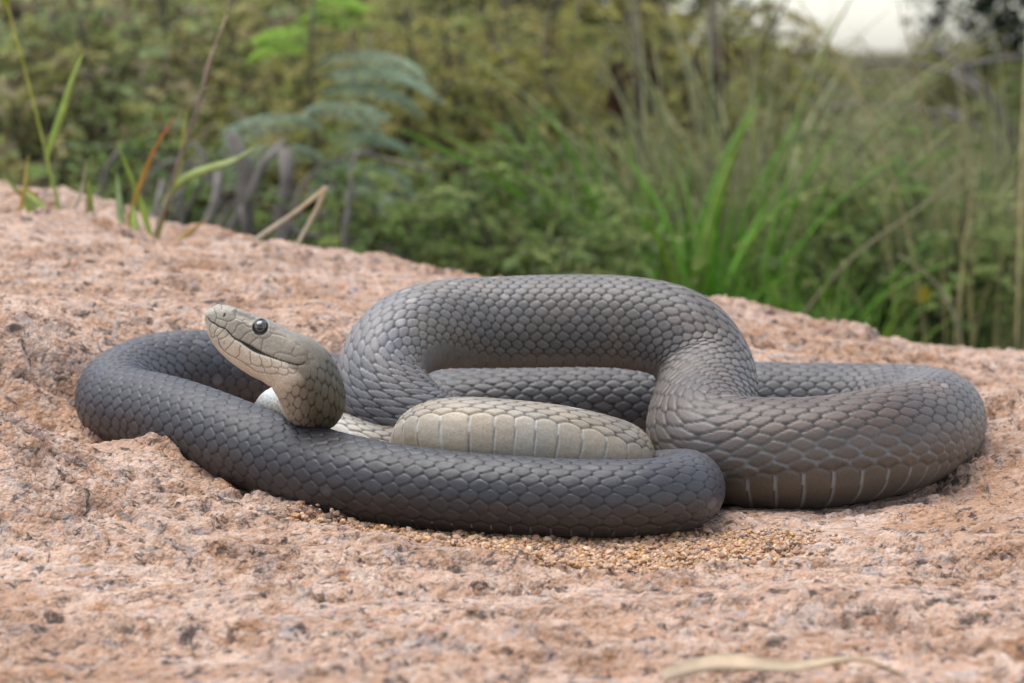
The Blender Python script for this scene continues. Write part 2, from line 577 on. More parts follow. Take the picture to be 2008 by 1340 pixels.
pit = -dz * 1000


def rock_material():
    m, nt, b = new_mat("pink_granite")
    tc = N(nt, "ShaderNodeTexCoord").outputs['Object']
    warp = N(nt, "ShaderNodeTexNoise"); warp.inputs['Scale'].default_value = 120; warp.inputs['Detail'].default_value = 3
    nt.links.new(tc, warp.inputs['Vector'])
    wv = N(nt, "ShaderNodeVectorMath", operation='MULTIPLY_ADD')
    nt.links.new(warp.outputs['Color'], wv.inputs[0]); wv.inputs[1].default_value = (.0025, .0025, .0025); nt.links.new(tc, wv.inputs[2])
    vec = wv.outputs[0]
    # mineral grains, two sizes
    v1 = N(nt, "ShaderNodeTexVoronoi", i_Scale=230.0); nt.links.new(vec, v1.inputs['Vector'])
    v2 = N(nt, "ShaderNodeTexVoronoi", i_Scale=520.0); nt.links.new(vec, v2.inputs['Vector'])
    s1 = N(nt, "ShaderNodeSeparateColor"); nt.links.new(v1.outputs['Color'], s1.inputs[0])
    s2 = N(nt, "ShaderNodeSeparateColor"); nt.links.new(v2.outputs['Color'], s2.inputs[0])
    stops = [(.0, (.50, .295, .195)), (.30, (.58, .375, .265)), (.52, (.45, .26, .165)), (.62, (.68, .54, .44)), (.78, (.38, .33, .30)), (.86, (.52, .31, .20)), (.95, (.10, .076, .064)), (1, (.05, .042, .036))]
    g1 = ramp(nt, stops, s1.outputs[0]).outputs[0]
    g2 = ramp(nt, stops, s2.outputs[1]).outputs[0]
    base = mixc(nt, g1, g2, .45)
    big = tex_noise(nt, tc, 7, 5, .6, .6)
    mid = tex_noise(nt, tc, 38, 6, .65, .5)
    # weathering: pale pink bloom, orange stain, grey lichen film, dark crust in patches
    base = mixc(nt, base, (.66, .485, .385), ramp(nt, [(.46, .0), (.62, .75)], mid).outputs[0])
    base = mixc(nt, base, (.38, .20, .10), ramp(nt, [(.48, 0), (.66, .6)], big).outputs[0])
    rust = tex_noise(nt, tc, 55, 5, .68, .8)
    base = mixc(nt, base, (.32, .16, .07), ramp(nt, [(.53, 0), (.66, .7)], rust).outputs[0])
    grey = tex_noise(nt, tc, 62, 5, .62, .5)
    base = mixc(nt, base, (.33, .305, .30), ramp(nt, [(.55, 0), (.66, .6)], grey).outputs[0])
    dark = tex_noise(nt, tc, 105, 6, .72, .7)
    base = mixc(nt, base, (.065, .05, .045), ramp(nt, [(.545, 0), (.61, .9)], dark).outputs[0])
    fine = tex_noise(nt, tc, 330, 5, .7)
    base = mixc(nt, base, ramp(nt, [(.3, .78), (.7, 1.15)], fine).outputs[0], 1.0, 'MULTIPLY')
    tone = tex_noise(nt, tc, 16, 4, .6, .5)                         # broad lighter and darker weathering
    base = mixc(nt, base, ramp(nt, [(.32, (.70, .66, .63)), (.50, (.92, .90, .89)), (.66, (1.0, 1.0, 1.0))], tone).outputs[0], 1.0, 'MULTIPLY')
    nt.links.new(base, b.inputs['Base Color'])
    b.inputs['Roughness'].default_value = .82
    b.inputs['Specular IOR Level'].default_value = .3
    h = N(nt, "ShaderNodeMath", operation='MULTIPLY_ADD'); nt.links.new(v1.outputs['Distance'], h.inputs[0]); h.inputs[1].default_value = -.9
    f2 = N(nt, "ShaderNodeMath", operation='MULTIPLY_ADD'); nt.links.new(v2.outputs['Distance'], f2.inputs[0]); f2.inputs[1].default_value = -.6; nt.links.new(fine, f2.inputs[2])
    nt.links.new(f2.outputs[0], h.inputs[2])
    bump = N(nt, "ShaderNodeBump"); bump.inputs['Strength'].default_value = .9; bump.inputs['Distance'].default_value = .0022
    nt.links.new(h.outputs[0], bump.inputs['Height'])
    nt.links.new(bump.outputs[0], b.inputs['Normal'])
    return m


rock_me = mesh_from("rock_slab", np.stack([bx, by, hz], 1), [grid_faces(len(gy), len(gx))])
add("rock_slab", rock_me, rock_material(), kind="structure", label="weathered pink and orange granite slab the snake lies on")

# ------------------------------------------------------------------ the snake
M = 216                                            # vertices round a ring
theta = np.linspace(-math.pi, math.pi, M, endpoint=False)     # 0 = back, +-pi = belly
apx = (st - S0) / HPX + A_START                              # photo pixels behind the snout along the head axis


def zc(pts, ox, oy, k):                            # magnified photo coordinates -> photo pixels
    return [(ox + x / k, oy + y / k) for x, y in pts]


def loc_ab(pts):                                   # photo pixels -> head axis coordinates
    out = []
    for x, y in pts:
        dx, dy = x - HEAD_O[0], y - HEAD_O[1]
        out.append((dx * math.cos(HEAD_ANG) + dy * math.sin(HEAD_ANG), dx * math.sin(HEAD_ANG) - dy * math.cos(HEAD_ANG)))
    return np.array(out)


top = loc_ab(zc([(183, 292), (187, 250), (198, 215), (235, 178), (300, 162), (400, 176), (550, 228), (700, 282), (850, 345), (1000, 430), (1150, 542), (1230, 640)], 360, 560, 4.4675))
bot = loc_ab(zc([(183, 292), (186, 310), (197, 345), (205, 390), (218, 440), (262, 522), (330, 600), (420, 680), (510, 742), (600, 800), (690, 838), (740, 880)], 360, 560, 4.4675))
top = np.concatenate([[(-4.4, 14), (-3.6, 19.5), (-2.2, 23.8), (-.2, 27.4)], top[4:]])
bot = np.concatenate([[(-4.4, 14), (-3.9, 11), (-3.0, 8.2), (0, 0)], bot[1:]])
hu_a = np.linspace(0, 300, 601)


def prof(c):
    raw = np.interp(apx, c[:, 0], c[:, 1])
    sm_ = np.interp(apx, hu_a, gauss1(np.interp(hu_a, c[:, 0], c[:, 1]), 5))
    w = smooth(4, 22, apx)
    return raw * (1 - w) + sm_ * w


tp, bt = prof(top), prof(bot)
hhalf = np.maximum((tp - bt) / 2, .05); hmid = (tp + bt) / 2
wd = np.interp(apx, [-4.4, -4.2, -3.8, -2.5, 0, 4, 10, 25, 45, 70, 100, 130, 160, 190, 215], [0, 4, 7, 11, 15, 18.5, 22, 27.5, 33, 39, 44, 50, 56, 60, 61])
rb = rad / HPX
hblend = smooth(165, 212, apx)
HH = (hhalf * (1 - hblend) + rb * hblend) * HPX
MID = hmid * (1 - hblend) * HPX
WD = (wd * (1 - hblend) + rb * hblend) * HPX
taper = np.clip((S_END - st) / .02, 0, 1) ** .5
HH *= taper; WD *= taper
hsq = (1 - hblend) * smooth(2, 40, apx)                         # squarer section on the head


def section(th, q):
    """unit cross-section (towards the back, sideways) of the rings q at the angles th"""
    c, s = np.cos(th), np.sin(th)
    up_ = smooth(-.2, .3, c)
    k1 = 1.0 - hsq[q][:, None] * (.20 + .26 * up_)
    k2 = 1.0 - hsq[q][:, None] * (.20 + .18 * up_)
    dn = np.abs(c) ** k1 * np.sign(c); lt = np.abs(s) ** k2 * np.sign(s)
    jaw = 1 - .18 * (1 - hblend[q])[:, None] * smooth(0, -1, dn)     # the lower jaw narrows towards the chin
    return dn, lt * jaw


ct, sn = np.cos(theta), np.sin(theta)
dn_ = np.broadcast_to(ct[None], (K, M)).copy(); lt_ = np.broadcast_to(sn[None], (K, M)).copy()
hq = np.nonzero(apx < 240)[0]
tdense = np.linspace(-math.pi, math.pi, 1801)
dd_, ld_ = section(np.broadcast_to(tdense[None], (len(hq), 1801)), hq)
arc = np.concatenate([np.zeros((len(hq), 1)), np.cumsum(np.hypot(np.diff(dd_ * HH[hq][:, None], axis=1), np.diff(ld_ * WD[hq][:, None], axis=1)), axis=1)], 1)
for r_, q in enumerate(hq):                                        # even spacing round each head ring
    f_ = np.linspace(0, arc[r_, -1], M, endpoint=False)
    dn_[q] = np.interp(f_, arc[r_], dd_[r_]); lt_[q] = np.interp(f_, arc[r_], ld_[r_])
body = smooth(220, 300, apx)
flat = 1 - .05 * body[:, None] * (dn_ < 0) * np.abs(dn_)           # belly a little flatter than the back
surf_d = MID[:, None] + dn_ * HH[:, None] * flat; surf_l = lt_ * WD[:, None]
nrm2 = norm(np.stack([dn_ / np.maximum(HH[:, None], 1e-5), lt_ / np.maximum(WD[:, None], 1e-5)], -1))   # outward in the ring plane

# --- scale lattice
u = np.concatenate([[0], np.cumsum(np.diff(st) / ((per[1:] + per[:-1]) / 2))])
S_ROW = (key_of(700, 790) + key_of(840, 818)) / 2              # rows drop from 23 to 17 where the coil hides the body
nrows = np.where(st < key_of(828, 884), 19, np.where(st < S_ROW, 25, 17))
PHV = math.radians(57)
vv = theta / (math.pi - PHV)                                   # -1..1 over the scaled back
U = np.broadcast_to(u[:, None], (K, M)); V = np.broadcast_to(vv[None, :], (K, M))
NR = np.broadcast_to(nrows[:, None].astype(float), (K, M))
wob = .19
nl = np.where(st < S_ROW, .07, .15)[:, None]
Vn = np.sign(V) * ((1 + nl) * np.abs(V) - nl * np.abs(V) ** 3)     # the lowest rows carry the widest scales
j = (Vn + 1) / 2 * NR - .5
j = j + wob * .5 * noise2(U * .8, j * .7 + 50, 21)
Uw = U + wob * noise2(U * .7 + 9, j * .6, 22)
Lm = per[:, None] * 1000 * np.ones((1, M)); Wm = (rad[:, None] * 1000 * 2 * (math.pi - PHV)) / NR
asp = np.clip(Lm / Wm, 1.2, 2.6)
best = np.full((K, M), 1e9); bi = np.zeros((K, M)); bj = np.zeros((K, M)); pa = np.zeros((K, M)); pb = np.zeros((K, M))
# metric: a row step is 1, a length step is ML whatever the stretch
ML = 1.42
j0 = np.floor(j)
for dj in (0, 1):
    jj = j0 + dj
    off = .5 * (np.mod(jj, 2))
    ii = np.round(Uw - off)
    da = (Uw - off - ii) * ML; db = j - jj
    dd = da * da + db * db
    k_ = dd < best
    best = np.where(k_, dd, best); bi = np.where(k_, ii, bi); bj = np.where(k_, jj, bj); pa = np.where(k_, da, pa); pb = np.where(k_, db, pb)
    del jj, off, ii, da, db, dd, k_
wfac = np.clip(np.maximum(5.2 / Wm, .80 * (2000 * math.pi * rad[:, None] / M) / Wm / .085), 1, 2.2)                               # seams keep their width where scales are small
acc = np.zeros((K, M))
for (na, nb) in ((ML, 0), (-ML, 0), (ML / 2, 1), (ML / 2, -1), (-ML / 2, 1), (-ML / 2, -1), (0, 2), (0, -2)):
    L_ = math.hypot(na, nb)
    e = (L_ * L_ / 2 - pa * na - pb * nb) / L_
    acc += np.exp(-np.clip(e, -1, 3) * 11)
edge = -np.log(acc) / 11 + .035                                # soft minimum: rounded corners
tipc = pa / ML                                                 # -.5 head end .. +.5 free end
sid = rnd(bi, bj, 31)
dorsal_h = smooth(0.0, 1.0, edge / (.095 * wfac)) * (.70 + .50 * np.clip(tipc + .45, 0, 1)) + .05 * smooth(.1, .45, edge)
# --- belly plates
av = np.abs(V)
fu0 = np.mod(U + .5 * np.mod(NR - 1, 2), 1.0)
vthr = 1.0 + .030 - .055 * np.sin(np.pi * fu0) ** .8             # plate ends are rounded and reach up between the lowest scales
side_s = (av - vthr)
vent = smooth(-.012, .012, side_s)
w2 = (np.pi - np.abs(theta))[None, :] / PHV                    # 0 mid-belly .. 1 plate end
fu = np.mod(U + .5 * np.mod(NR - 1, 2) - .10 * (1 - np.clip(w2, 0, 1) ** 2), 1.0)
vent_h = .95 * smooth(0, .09, 1 - fu) * (.45 + .55 * fu) + .12
vid = rnd(np.floor(U), np.zeros_like(U), 41)
rise = dorsal_h * (1 - vent) + vent_h * vent
seam = 1 - .75 * np.exp(-(side_s / .016) ** 2)
rise = rise * seam

# --- head plates, as lines on the side of the head
A_ = (390, 580, 11.967); B_ = (480, 600, 11.967); C_ = (420, 650, 10.0); D_ = (540, 660, 6.09)
plates = [
    (A_, [(370, 250), (395, 360), (440, 460), (440, 545), (395, 650)]),
    (A_, [(440, 540), (610, 580), (720, 610), (840, 575), (905, 520), (880, 430), (830, 370), (720, 365), (630, 340)]),
    (A_, [(905, 520), (1010, 565), (1060, 585), (1130, 545), (1165, 470)]),
    (A_, [(1130, 545), (1240, 565), (1320, 615)]),
    (A_, [(1060, 585), (1110, 660), (1200, 730), (1310, 750)]),
    (A_, [(700, 610), (690, 690), (640, 770)]),
    (A_, [(1090, 660), (1000, 675), (940, 730), (890, 840), (820, 900)]),
    (A_, [(1310, 820), (1220, 860), (1130, 910), (1080, 980), (1005, 1040)]),
    (A_, [(1450, 975), (1360, 1040), (1270, 1120), (1220, 1195)]),
    (A_, [(1400, 900), (1500, 985), (1600, 1015), (1700, 970), (1790, 880)]),
    (B_, [(480, 780), (465, 900), (440, 1040), (420, 1100)]),
    (B_, [(595, 505), (680, 545), (740, 500), (890, 490), (1010, 530), (1130, 575)]),
    (B_, [(670, 655), (800, 670), (960, 710), (1180, 740), (1220, 720), (1170, 640)]),
    (B_, [(1220, 720), (1400, 745)]),
    (B_, [(1215, 735), (1260, 830), (1290, 905), (1390, 915), (1450, 895)]),
    (B_, [(1290, 905), (1225, 1000), (1170, 1130), (1210, 1190), (1330, 1165), (1480, 1150), (1540, 1110), (1540, 1010), (1460, 890)]),
    (B_, [(1170, 1145), (1040, 1130), (900, 1100), (800, 1110), (740, 1160), (720, 1200)]),
    (B_, [(1540, 1120), (1530, 1220), (1520, 1300), (1480, 1380)]),
    (A_, [(330, 650), (280, 720), (270, 780), (300, 900), (320, 985), (370, 1000), (400, 960)]),
    (A_, [(500, 740), (430, 820), (405, 870), (405, 960), (450, 955), (540, 890), (640, 790)]),
    (A_, [(450, 955), (500, 1025), (600, 1005), (690, 960), (750, 890)]),
    (A_, [(500, 1025), (500, 1120), (540, 1220), (640, 1320)]),
    (C_, [(110, 170), (140, 280), (200, 370), (260, 425), (340, 480), (440, 525)]),
    (C_, [(440, 165), (390, 240), (310, 320), (245, 375)]),
    (C_, [(565, 290), (540, 340), (540, 420), (500, 490), (440, 525)]),
    (C_, [(440, 525), (560, 590), (660, 640), (760, 650), (750, 560), (750, 470), (745, 400)]),
    (C_, [(930, 480), (970, 560), (980, 650), (940, 685), (850, 670), (760, 640)]),
    (C_, [(1150, 545), (1180, 600), (1180, 670), (1110, 705), (1040, 695), (980, 660)]),
    (C_, [(1365, 590), (1375, 680), (1320, 715), (1240, 705), (1180, 680)]),
    (C_, [(1520, 620), (1530, 690), (1490, 725), (1400, 710), (1375, 690)]),
    (C_, [(980, 690), (1030, 730), (1040, 790), (1100, 820), (1200, 830), (1280, 810), (1310, 740), (1300, 715)]),
    (C_, [(1290, 815), (1400, 850), (1490, 850), (1510, 780), (1490, 730)]),
    (C_, [(1700, 660), (1690, 720), (1600, 735), (1530, 700)]),
    (C_, [(1510, 790), (1590, 830), (1670, 800), (1690, 730)]),
    (C_, [(640, 650), (760, 720), (900, 800), (1040, 800)]),
    (D_, [(420, 270), (430, 340), (400, 330)]), (D_, [(420, 180), (410, 260), (480, 270), (480, 200)]),
]
mouth_px = zc([(250, 553), (300, 618), (400, 660), (500, 728), (630, 770)], *A_) + zc([(420, 130), (540, 195), (730, 305), (940, 420), (1100, 478), (1200, 515), (1330, 560), (1480, 605), (1560, 630), (1680, 655), (1760, 650), (1830, 615)], *C_)
mouth_w = [.7, .7, .6, .6, .7, 1.0, 1.7, 2.9, 3.6, 3.0, 1.7, 1.1, .6, .45, .4, .35, .3]
hk = apx < 262
hidx = np.nonzero(hk)[0]
# true side view of the ring points, so that plates stay put where the neck starts to bend
base3 = ctr[hidx][:, None] + dors[hidx][:, None] * surf_d[hidx][..., None] + late[hidx][:, None] * surf_l[hidx][..., None]
rel = (base3 - HEAD_P0) / HPX
QA = rel @ HEX; QB = rel @ HEN


def seg_dist(qa, qb, pts, wts=None):
    dist = np.full(qa.shape, 1e9); wv = np.zeros(qa.shape)
    for i in range(len(pts) - 1):
        ax, ay = pts[i]; bx_, by_ = pts[i + 1]
        vx, vy = bx_ - ax, by_ - ay
        t = np.clip(((qa - ax) * vx + (qb - ay) * vy) / (vx * vx + vy * vy + 1e-9), 0, 1)
        d = np.hypot(qa - ax - t * vx, qb - ay - t * vy)
        if wts is not None:
            wv = np.where(d < dist, wts[i] * (1 - t) + wts[i + 1] * t, wv)
        dist = np.minimum(dist, d)
    return (dist, wv) if wts is not None else dist


def polish(pts, n=6):                                # round the corners of a traced line
    pts = np.asarray(pts, float)
    if len(pts) < 3:
        return pts
    t = np.concatenate([[0], np.cumsum(np.hypot(*np.diff(pts, axis=0).T))])
    return cubic(t, pts, np.linspace(0, t[-1], len(pts) * 3))


pd = np.full(QA.shape, 1e9)
for fr, pts in plates:
    pd = np.minimum(pd, seg_dist(QA, QB, polish(loc_ab(zc(pts, *fr)))))
# the crown: plates along the midline, seen from above
QL = np.abs(rel @ np.cross(HEX, HEN))
crown = smooth(.55, .8, np.broadcast_to(ct[None, :], QA.shape))
cd = np.full(QA.shape, 1e9)
for pts in ([(16, 0), (20, 14), (24, 24)], [(20, 0), (50, 0)], [(50, 0), (46, 12), (52, 26)], [(78, 0), (74, 14), (80, 27)], [(80, 12), (104, 14), (142, 13)], [(142, 0), (148, 14), (152, 30)], [(148, 0), (205, 0)]):
    cd = np.minimum(cd, seg_dist(QA, QL, pts))
pd = np.where(crown > .5, cd, pd)
md, mw = seg_dist(QA, QB, polish(loc_ab(mouth_px)), np.interp(np.linspace(0, 1, len(mouth_w) * 3), np.linspace(0, 1, len(mouth_w)), np.maximum(np.array(mouth_w) * 1.25, .95)))
onside = smooth(.12, .35, np.abs(sn))[None, :]
mouth = (1 - smooth(mw * .75, mw * 1.15 + .35, md)) * onside
mouth_soft = (1 - smooth(mw, mw + 5.0, md)) * onside
line = 1 - smooth(.35, 1.35, pd)
dent = 1 - smooth(.0, 3.2, pd)
# nostril, brow ridge, hollow in front of the eye, eye socket
EYE = loc_ab(zc([(1490, 752)], *A_))[0]; EYE_R = 14.9
nos = loc_ab(zc([(640, 460)], *A_))[0]
dn1 = np.hypot((QA - nos[0]) / 2.2, (QB - nos[1]) / 5.0)
nostril = (1 - smooth(.5, 1.2, dn1)) * onside
brow = seg_dist(QA, QB, loc_ab(zc([(840, 320), (1180, 430), (1480, 555), (1660, 640), (1800, 760)], *A_)))
hollow = seg_dist(QA, QB, loc_ab(zc([(930, 450), (1150, 520), (1330, 600)], *A_)))
eyed = np.hypot(QA - EYE[0], QB - EYE[1])
cheek = np.exp(-(((QA - 165) / 38) ** 2 + ((QB + 22) / 26) ** 2))
hd = np.zeros(QA.shape)                              # displacement in pixels
hd += -.75 * dent - .5 * line - (2.6 * mouth + .9 * mouth_soft) - 3.2 * nostril
hd += (2.4 * np.exp(-(brow / 3.4) ** 2) - 3.2 * np.exp(-(hollow / 7) ** 2) + 2.2 * cheek) * onside * smooth(12, 40, QA)
hd += -3.5 * (1 - smooth(EYE_R * .86, EYE_R * 1.02, eyed)) * onside + .9 * np.exp(-((eyed - EYE_R * 1.22) / 2.4) ** 2) * onside
hfade = 1 - smooth(205, 238, QA + .55 * np.clip(-QB - 20, -40, 60))[...]
lat_on = np.zeros((K, M)); lat_on[:] = 1.0
lat_on[hidx] = 1 - hfade
lat_on *= 1 - .55 * (smooth(sk[2], sk[3], st) * (1 - smooth(sk[5], sk[6], st)))[:, None]      # smooth white throat skin

amp = .00068 * np.clip(rad / .021, .95, 1.2)[:, None]
disp = amp * (rise - .55) * lat_on
disp[hidx] += hd * HPX * hfade
# skin is finely uneven too
disp += .00010 * noise2(U * 2.2, V * 14, 51)
surf_d = surf_d + nrm2[..., 0] * disp
surf_l = surf_l + nrm2[..., 1] * disp
Vs = ctr[:, None] + dors[:, None] * surf_d[..., None] + late[:, None] * surf_l[..., None]

# --- colour
def keycol(stops):
    ss = [s for s, _ in stops]
    return np.stack([np.interp(st, ss, [c[i] for _, c in stops]) for i in range(3)], 1)


kB0, kB1 = key_of(828, 884), key_of(1170, 890)
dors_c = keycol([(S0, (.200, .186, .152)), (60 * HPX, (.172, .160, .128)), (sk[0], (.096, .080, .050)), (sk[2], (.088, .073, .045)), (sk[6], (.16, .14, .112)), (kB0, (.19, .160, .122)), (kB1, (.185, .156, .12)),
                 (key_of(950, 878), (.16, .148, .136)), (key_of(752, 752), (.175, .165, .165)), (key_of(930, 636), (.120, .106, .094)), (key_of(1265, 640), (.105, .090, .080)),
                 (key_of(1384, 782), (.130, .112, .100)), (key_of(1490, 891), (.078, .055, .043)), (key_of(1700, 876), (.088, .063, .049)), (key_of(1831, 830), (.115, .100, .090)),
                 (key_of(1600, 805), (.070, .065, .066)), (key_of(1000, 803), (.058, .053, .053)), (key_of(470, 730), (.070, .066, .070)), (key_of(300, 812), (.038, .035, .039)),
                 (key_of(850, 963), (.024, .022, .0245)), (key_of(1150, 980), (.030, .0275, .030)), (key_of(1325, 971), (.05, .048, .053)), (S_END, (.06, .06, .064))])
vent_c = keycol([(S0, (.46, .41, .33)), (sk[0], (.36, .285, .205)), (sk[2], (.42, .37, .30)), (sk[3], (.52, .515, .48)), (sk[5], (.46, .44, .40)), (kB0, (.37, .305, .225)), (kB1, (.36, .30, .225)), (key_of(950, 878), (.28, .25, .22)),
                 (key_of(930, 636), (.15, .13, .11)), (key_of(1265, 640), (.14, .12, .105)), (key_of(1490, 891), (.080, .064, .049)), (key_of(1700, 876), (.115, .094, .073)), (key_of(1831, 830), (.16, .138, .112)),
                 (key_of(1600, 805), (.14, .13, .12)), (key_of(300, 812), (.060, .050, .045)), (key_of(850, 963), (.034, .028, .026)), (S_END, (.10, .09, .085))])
tv = smooth(.55, 1.02, av)
tv2 = smooth(.30, 1.0, av) * .45
mixv = np.clip(np.maximum(tv * .75, vent), 0, 1)
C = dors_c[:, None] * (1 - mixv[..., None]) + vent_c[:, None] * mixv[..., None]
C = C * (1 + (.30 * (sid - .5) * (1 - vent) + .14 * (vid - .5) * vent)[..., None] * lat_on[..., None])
scuff = (sid > .975) * (1 - vent) * lat_on * smooth(.1, .35, edge)
C = C * (1 + .8 * (scuff * rnd(bi, bj, 33))[..., None])                  # a few worn, paler scales
warm = (noise2(U * .35, V * 3.0, 61))[..., None]
C = C * (1 + .12 * warm * np.array([1.0, .35, -.5]))
# pale worn rim and dark skin between scales
edge_l = (1 - smooth(.02, .085, edge / wfac)) * (1 - vent) * lat_on
rim = np.exp(-((edge - .13) / .05) ** 2) * smooth(.0, .3, tipc) * (1 - vent) * lat_on
pale_skin = np.interp(st, [0, key_of(1384, 782), key_of(1490, 891), key_of(1831, 830), key_of(1720, 807), key_of(1600, 805), S_END], [0, 0, .75, 1, .5, .1, .1])[:, None] * smooth(.55, .95, av)
skin_c = C * .16
skin_p = np.array([.20, .205, .205])
skin = skin_c * (1 - pale_skin[..., None]) + skin_p * pale_skin[..., None]
C = C * (1 - .92 * edge_l[..., None]) + skin * .92 * edge_l[..., None]
C = C * (1 + (.22 + .35 * (1 - smooth(sk[2], sk[5], st)))[:, None, None] * rim[..., None])
gw = np.interp(st, [S0, kB0, kB1, key_of(1384, 782), key_of(1490, 891), key_of(1831, 830), key_of(1600, 805)], [.05, .055, .055, .04, .11, .11, .05])[:, None]
vgap = (1 - smooth(gw * .6, gw * 1.3, fu)) * vent * lat_on * (1 - smooth(.9, 1.0, w2) * .3)
vdark = np.exp(-((1 - fu - .02) / .02) ** 2) * vent * lat_on
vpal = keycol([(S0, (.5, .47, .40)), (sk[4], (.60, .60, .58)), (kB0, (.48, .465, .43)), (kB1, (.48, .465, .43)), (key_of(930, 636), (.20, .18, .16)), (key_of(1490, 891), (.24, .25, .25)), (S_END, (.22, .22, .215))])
C = C * (1 - .8 * vgap[..., None]) + vpal[:, None] * .8 * vgap[..., None]
sline = np.exp(-(side_s / .011) ** 2) * lat_on * .45
C = C * (1 - .5 * vdark[..., None]) * (1 - sline[..., None])
# head
hl = QB + .26 * (QA - 20) + 6                         # above / below the mouth roughly
lip = smooth(3, -7, QB + np.interp(QA, [-5, 20, 70, 128, 188, 230], [-8, -4, 4, 7.5, 3, 14]))
Ch = np.array([.275, .233, .175]) * (1 - lip[..., None]) + np.array([.57, .48, .365]) * lip[..., None]
crown_c = np.array([.20, .182, .148])
Ch = Ch * (1 - crown[..., None] * .8) + crown_c * crown[..., None] * .8
snout = np.exp(-((QA - 5) / 40) ** 2)[..., None]
Ch = Ch * (1 - .6 * snout) + np.array([.34, .32, .26]) * .6 * snout
blot = noise2(QA * .045, QB * .06, 71)[..., None]
Ch = Ch * (1 + .10 * blot + .05 * noise2(QA * .3, QB * .3, 72)[..., None])
nape = smooth(150, 235, QA)[..., None] * (1 - lip[..., None])
Ch = Ch * (1 - .5 * nape) + np.array([.12, .095, .055]) * .5 * nape
Ch = Ch * (1 - .72 * (line * hfade)[..., None]) + np.array([.10, .065, .045]) * .72 * (line * hfade)[..., None]
Ch = Ch * (1 - nostril[..., None] * .8) + np.array([.05, .04, .035]) * nostril[..., None] * .8
Ch = Ch * (1 - mouth[..., None]) + np.array([.004, .0035, .0035]) * mouth[..., None]
sock = (1 - smooth(EYE_R * 1.0, EYE_R * 1.09, eyed)) * onside
Ch = Ch * (1 - sock[..., None]) + np.array([.015, .014, .014]) * sock[..., None]
for (sx, sy, fr) in ((385, 860, A_), (330, 975, A_), (625, 1115, A_), (235, 625, A_), (225, 230, C_)):
    sp = loc_ab(zc([(sx, sy)], *fr))[0]
    f_ = np.exp(-(np.hypot(QA - sp[0], QB - sp[1]) / 1.1) ** 2)[..., None] * onside[..., None]
    Ch = Ch * (1 - .7 * f_) + np.array([.10, .05, .03]) * .7 * f_
C[hidx] = C[hidx] * (1 - hfade[..., None]) + Ch * hfade[..., None]

# ring caps
verts = np.concatenate([Vs.reshape(-1, 3), [ctr[0]], [ctr[-1]]])
jx = np.arange(M); jx2 = (jx + 1) % M
caps = np.concatenate([np.stack([np.full(M, K * M), jx2, jx], 1), np.stack([np.full(M, K * M + 1), (K - 1) * M + jx, (K - 1) * M + jx2], 1)])
snake_me = mesh_from("snake", verts, [grid_faces(K, M, True), caps])
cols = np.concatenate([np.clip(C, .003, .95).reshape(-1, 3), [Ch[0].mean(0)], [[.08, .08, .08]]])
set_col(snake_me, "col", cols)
sm, nt, b = new_mat("snake_skin")
at = N(nt, "ShaderNodeAttribute", attribute_name="col")
tc = N(nt, "ShaderNodeTexCoord").outputs['Object']
fn = tex_noise(nt, tc, 900, 4, .6)
fn2 = tex_noise(nt, tc, 160, 3, .6)
cc = mixc(nt, at.outputs['Color'], ramp(nt, [(.3, .82), (.7, 1.16)], fn).outputs[0], 1.0, 'MULTIPLY')
nt.links.new(cc, b.inputs['Base Color'])
rr = ramp(nt, [(.3, .40), (.7, .56)], fn2)
nt.links.new(rr.outputs[0], b.inputs['Roughness'])
b.inputs['Specular IOR Level'].default_value = .52
bp = N(nt, "ShaderNodeBump"); bp.inputs['Strength'].default_value = .25; bp.inputs['Distance'].default_value = .0004
nt.links.new(fn, bp.inputs['Height']); nt.links.new(bp.outputs[0], b.inputs['Normal'])
snake = add("snake", snake_me, sm, label="dark grey snake coiled on pink granite, pale head raised", cat="snake")

# --- eyes
em, nt, b = new_mat("snake_eye")
tc = N(nt, "ShaderNodeTexCoord").outputs['Object']
sep = N(nt, "ShaderNodeSeparateXYZ"); nt.links.new(tc, sep.inputs[0])
cmb = N(nt, "ShaderNodeCombineXYZ"); nt.links.new(sep.outputs[0], cmb.inputs[0]); nt.links.new(sep.outputs[1], cmb.inputs[1])
ln = N(nt, "ShaderNodeVectorMath", operation='LENGTH'); nt.links.new(cmb.outputs[0], ln.inputs[0])
R_ = EYE_R * HPX
mr = N(nt, "ShaderNodeMath", operation='DIVIDE'); mr.inputs[1].default_value = R_
nt.links.new(ln.outputs['Value'], mr.inputs[0])
rp = ramp(nt, [(.0, .003), (.43, .003), (.455, (.17, .165, .15)), (.485, (.14, .135, .125)), (.52, (.03, .028, .026)), (.75, (.05, .046, .042)), (.93, .02), (1.0, .008)], mr.outputs[0])
nt.links.new(rp.outputs[0], b.inputs['Base Color'])
b.inputs['Roughness'].default_value = .12
b.inputs['Coat Weight'].default_value = 1.0
b.inputs['Coat Roughness'].default_value = .02
th_ = np.linspace(0, np.pi, 25); ph_ = np.linspace(0, 2 * np.pi, 48, endpoint=False)
sv = np.stack([np.sin(th_)[:, None] * np.cos(ph_), np.sin(th_)[:, None] * np.sin(ph_), np.cos(th_)[:, None] * np.ones(48)], -1).reshape(-1, 3) * R_
eye_me = mesh_from("eye", sv, [grid_faces(25, 48, True)])
ei = int(np.searchsorted(apx, EYE[0]))
LATV = np.cross(HEX, HEN); LATV = LATV if LATV @ FWD < 0 else -LATV       # towards the camera
rr_ = surf_d[ei] / HPX - EYE[1]
wsurf = float(np.abs(surf_l[ei])[np.argsort(np.abs(rr_))[:6]].max()) + 3.0 * HPX
from mathutils import Matrix
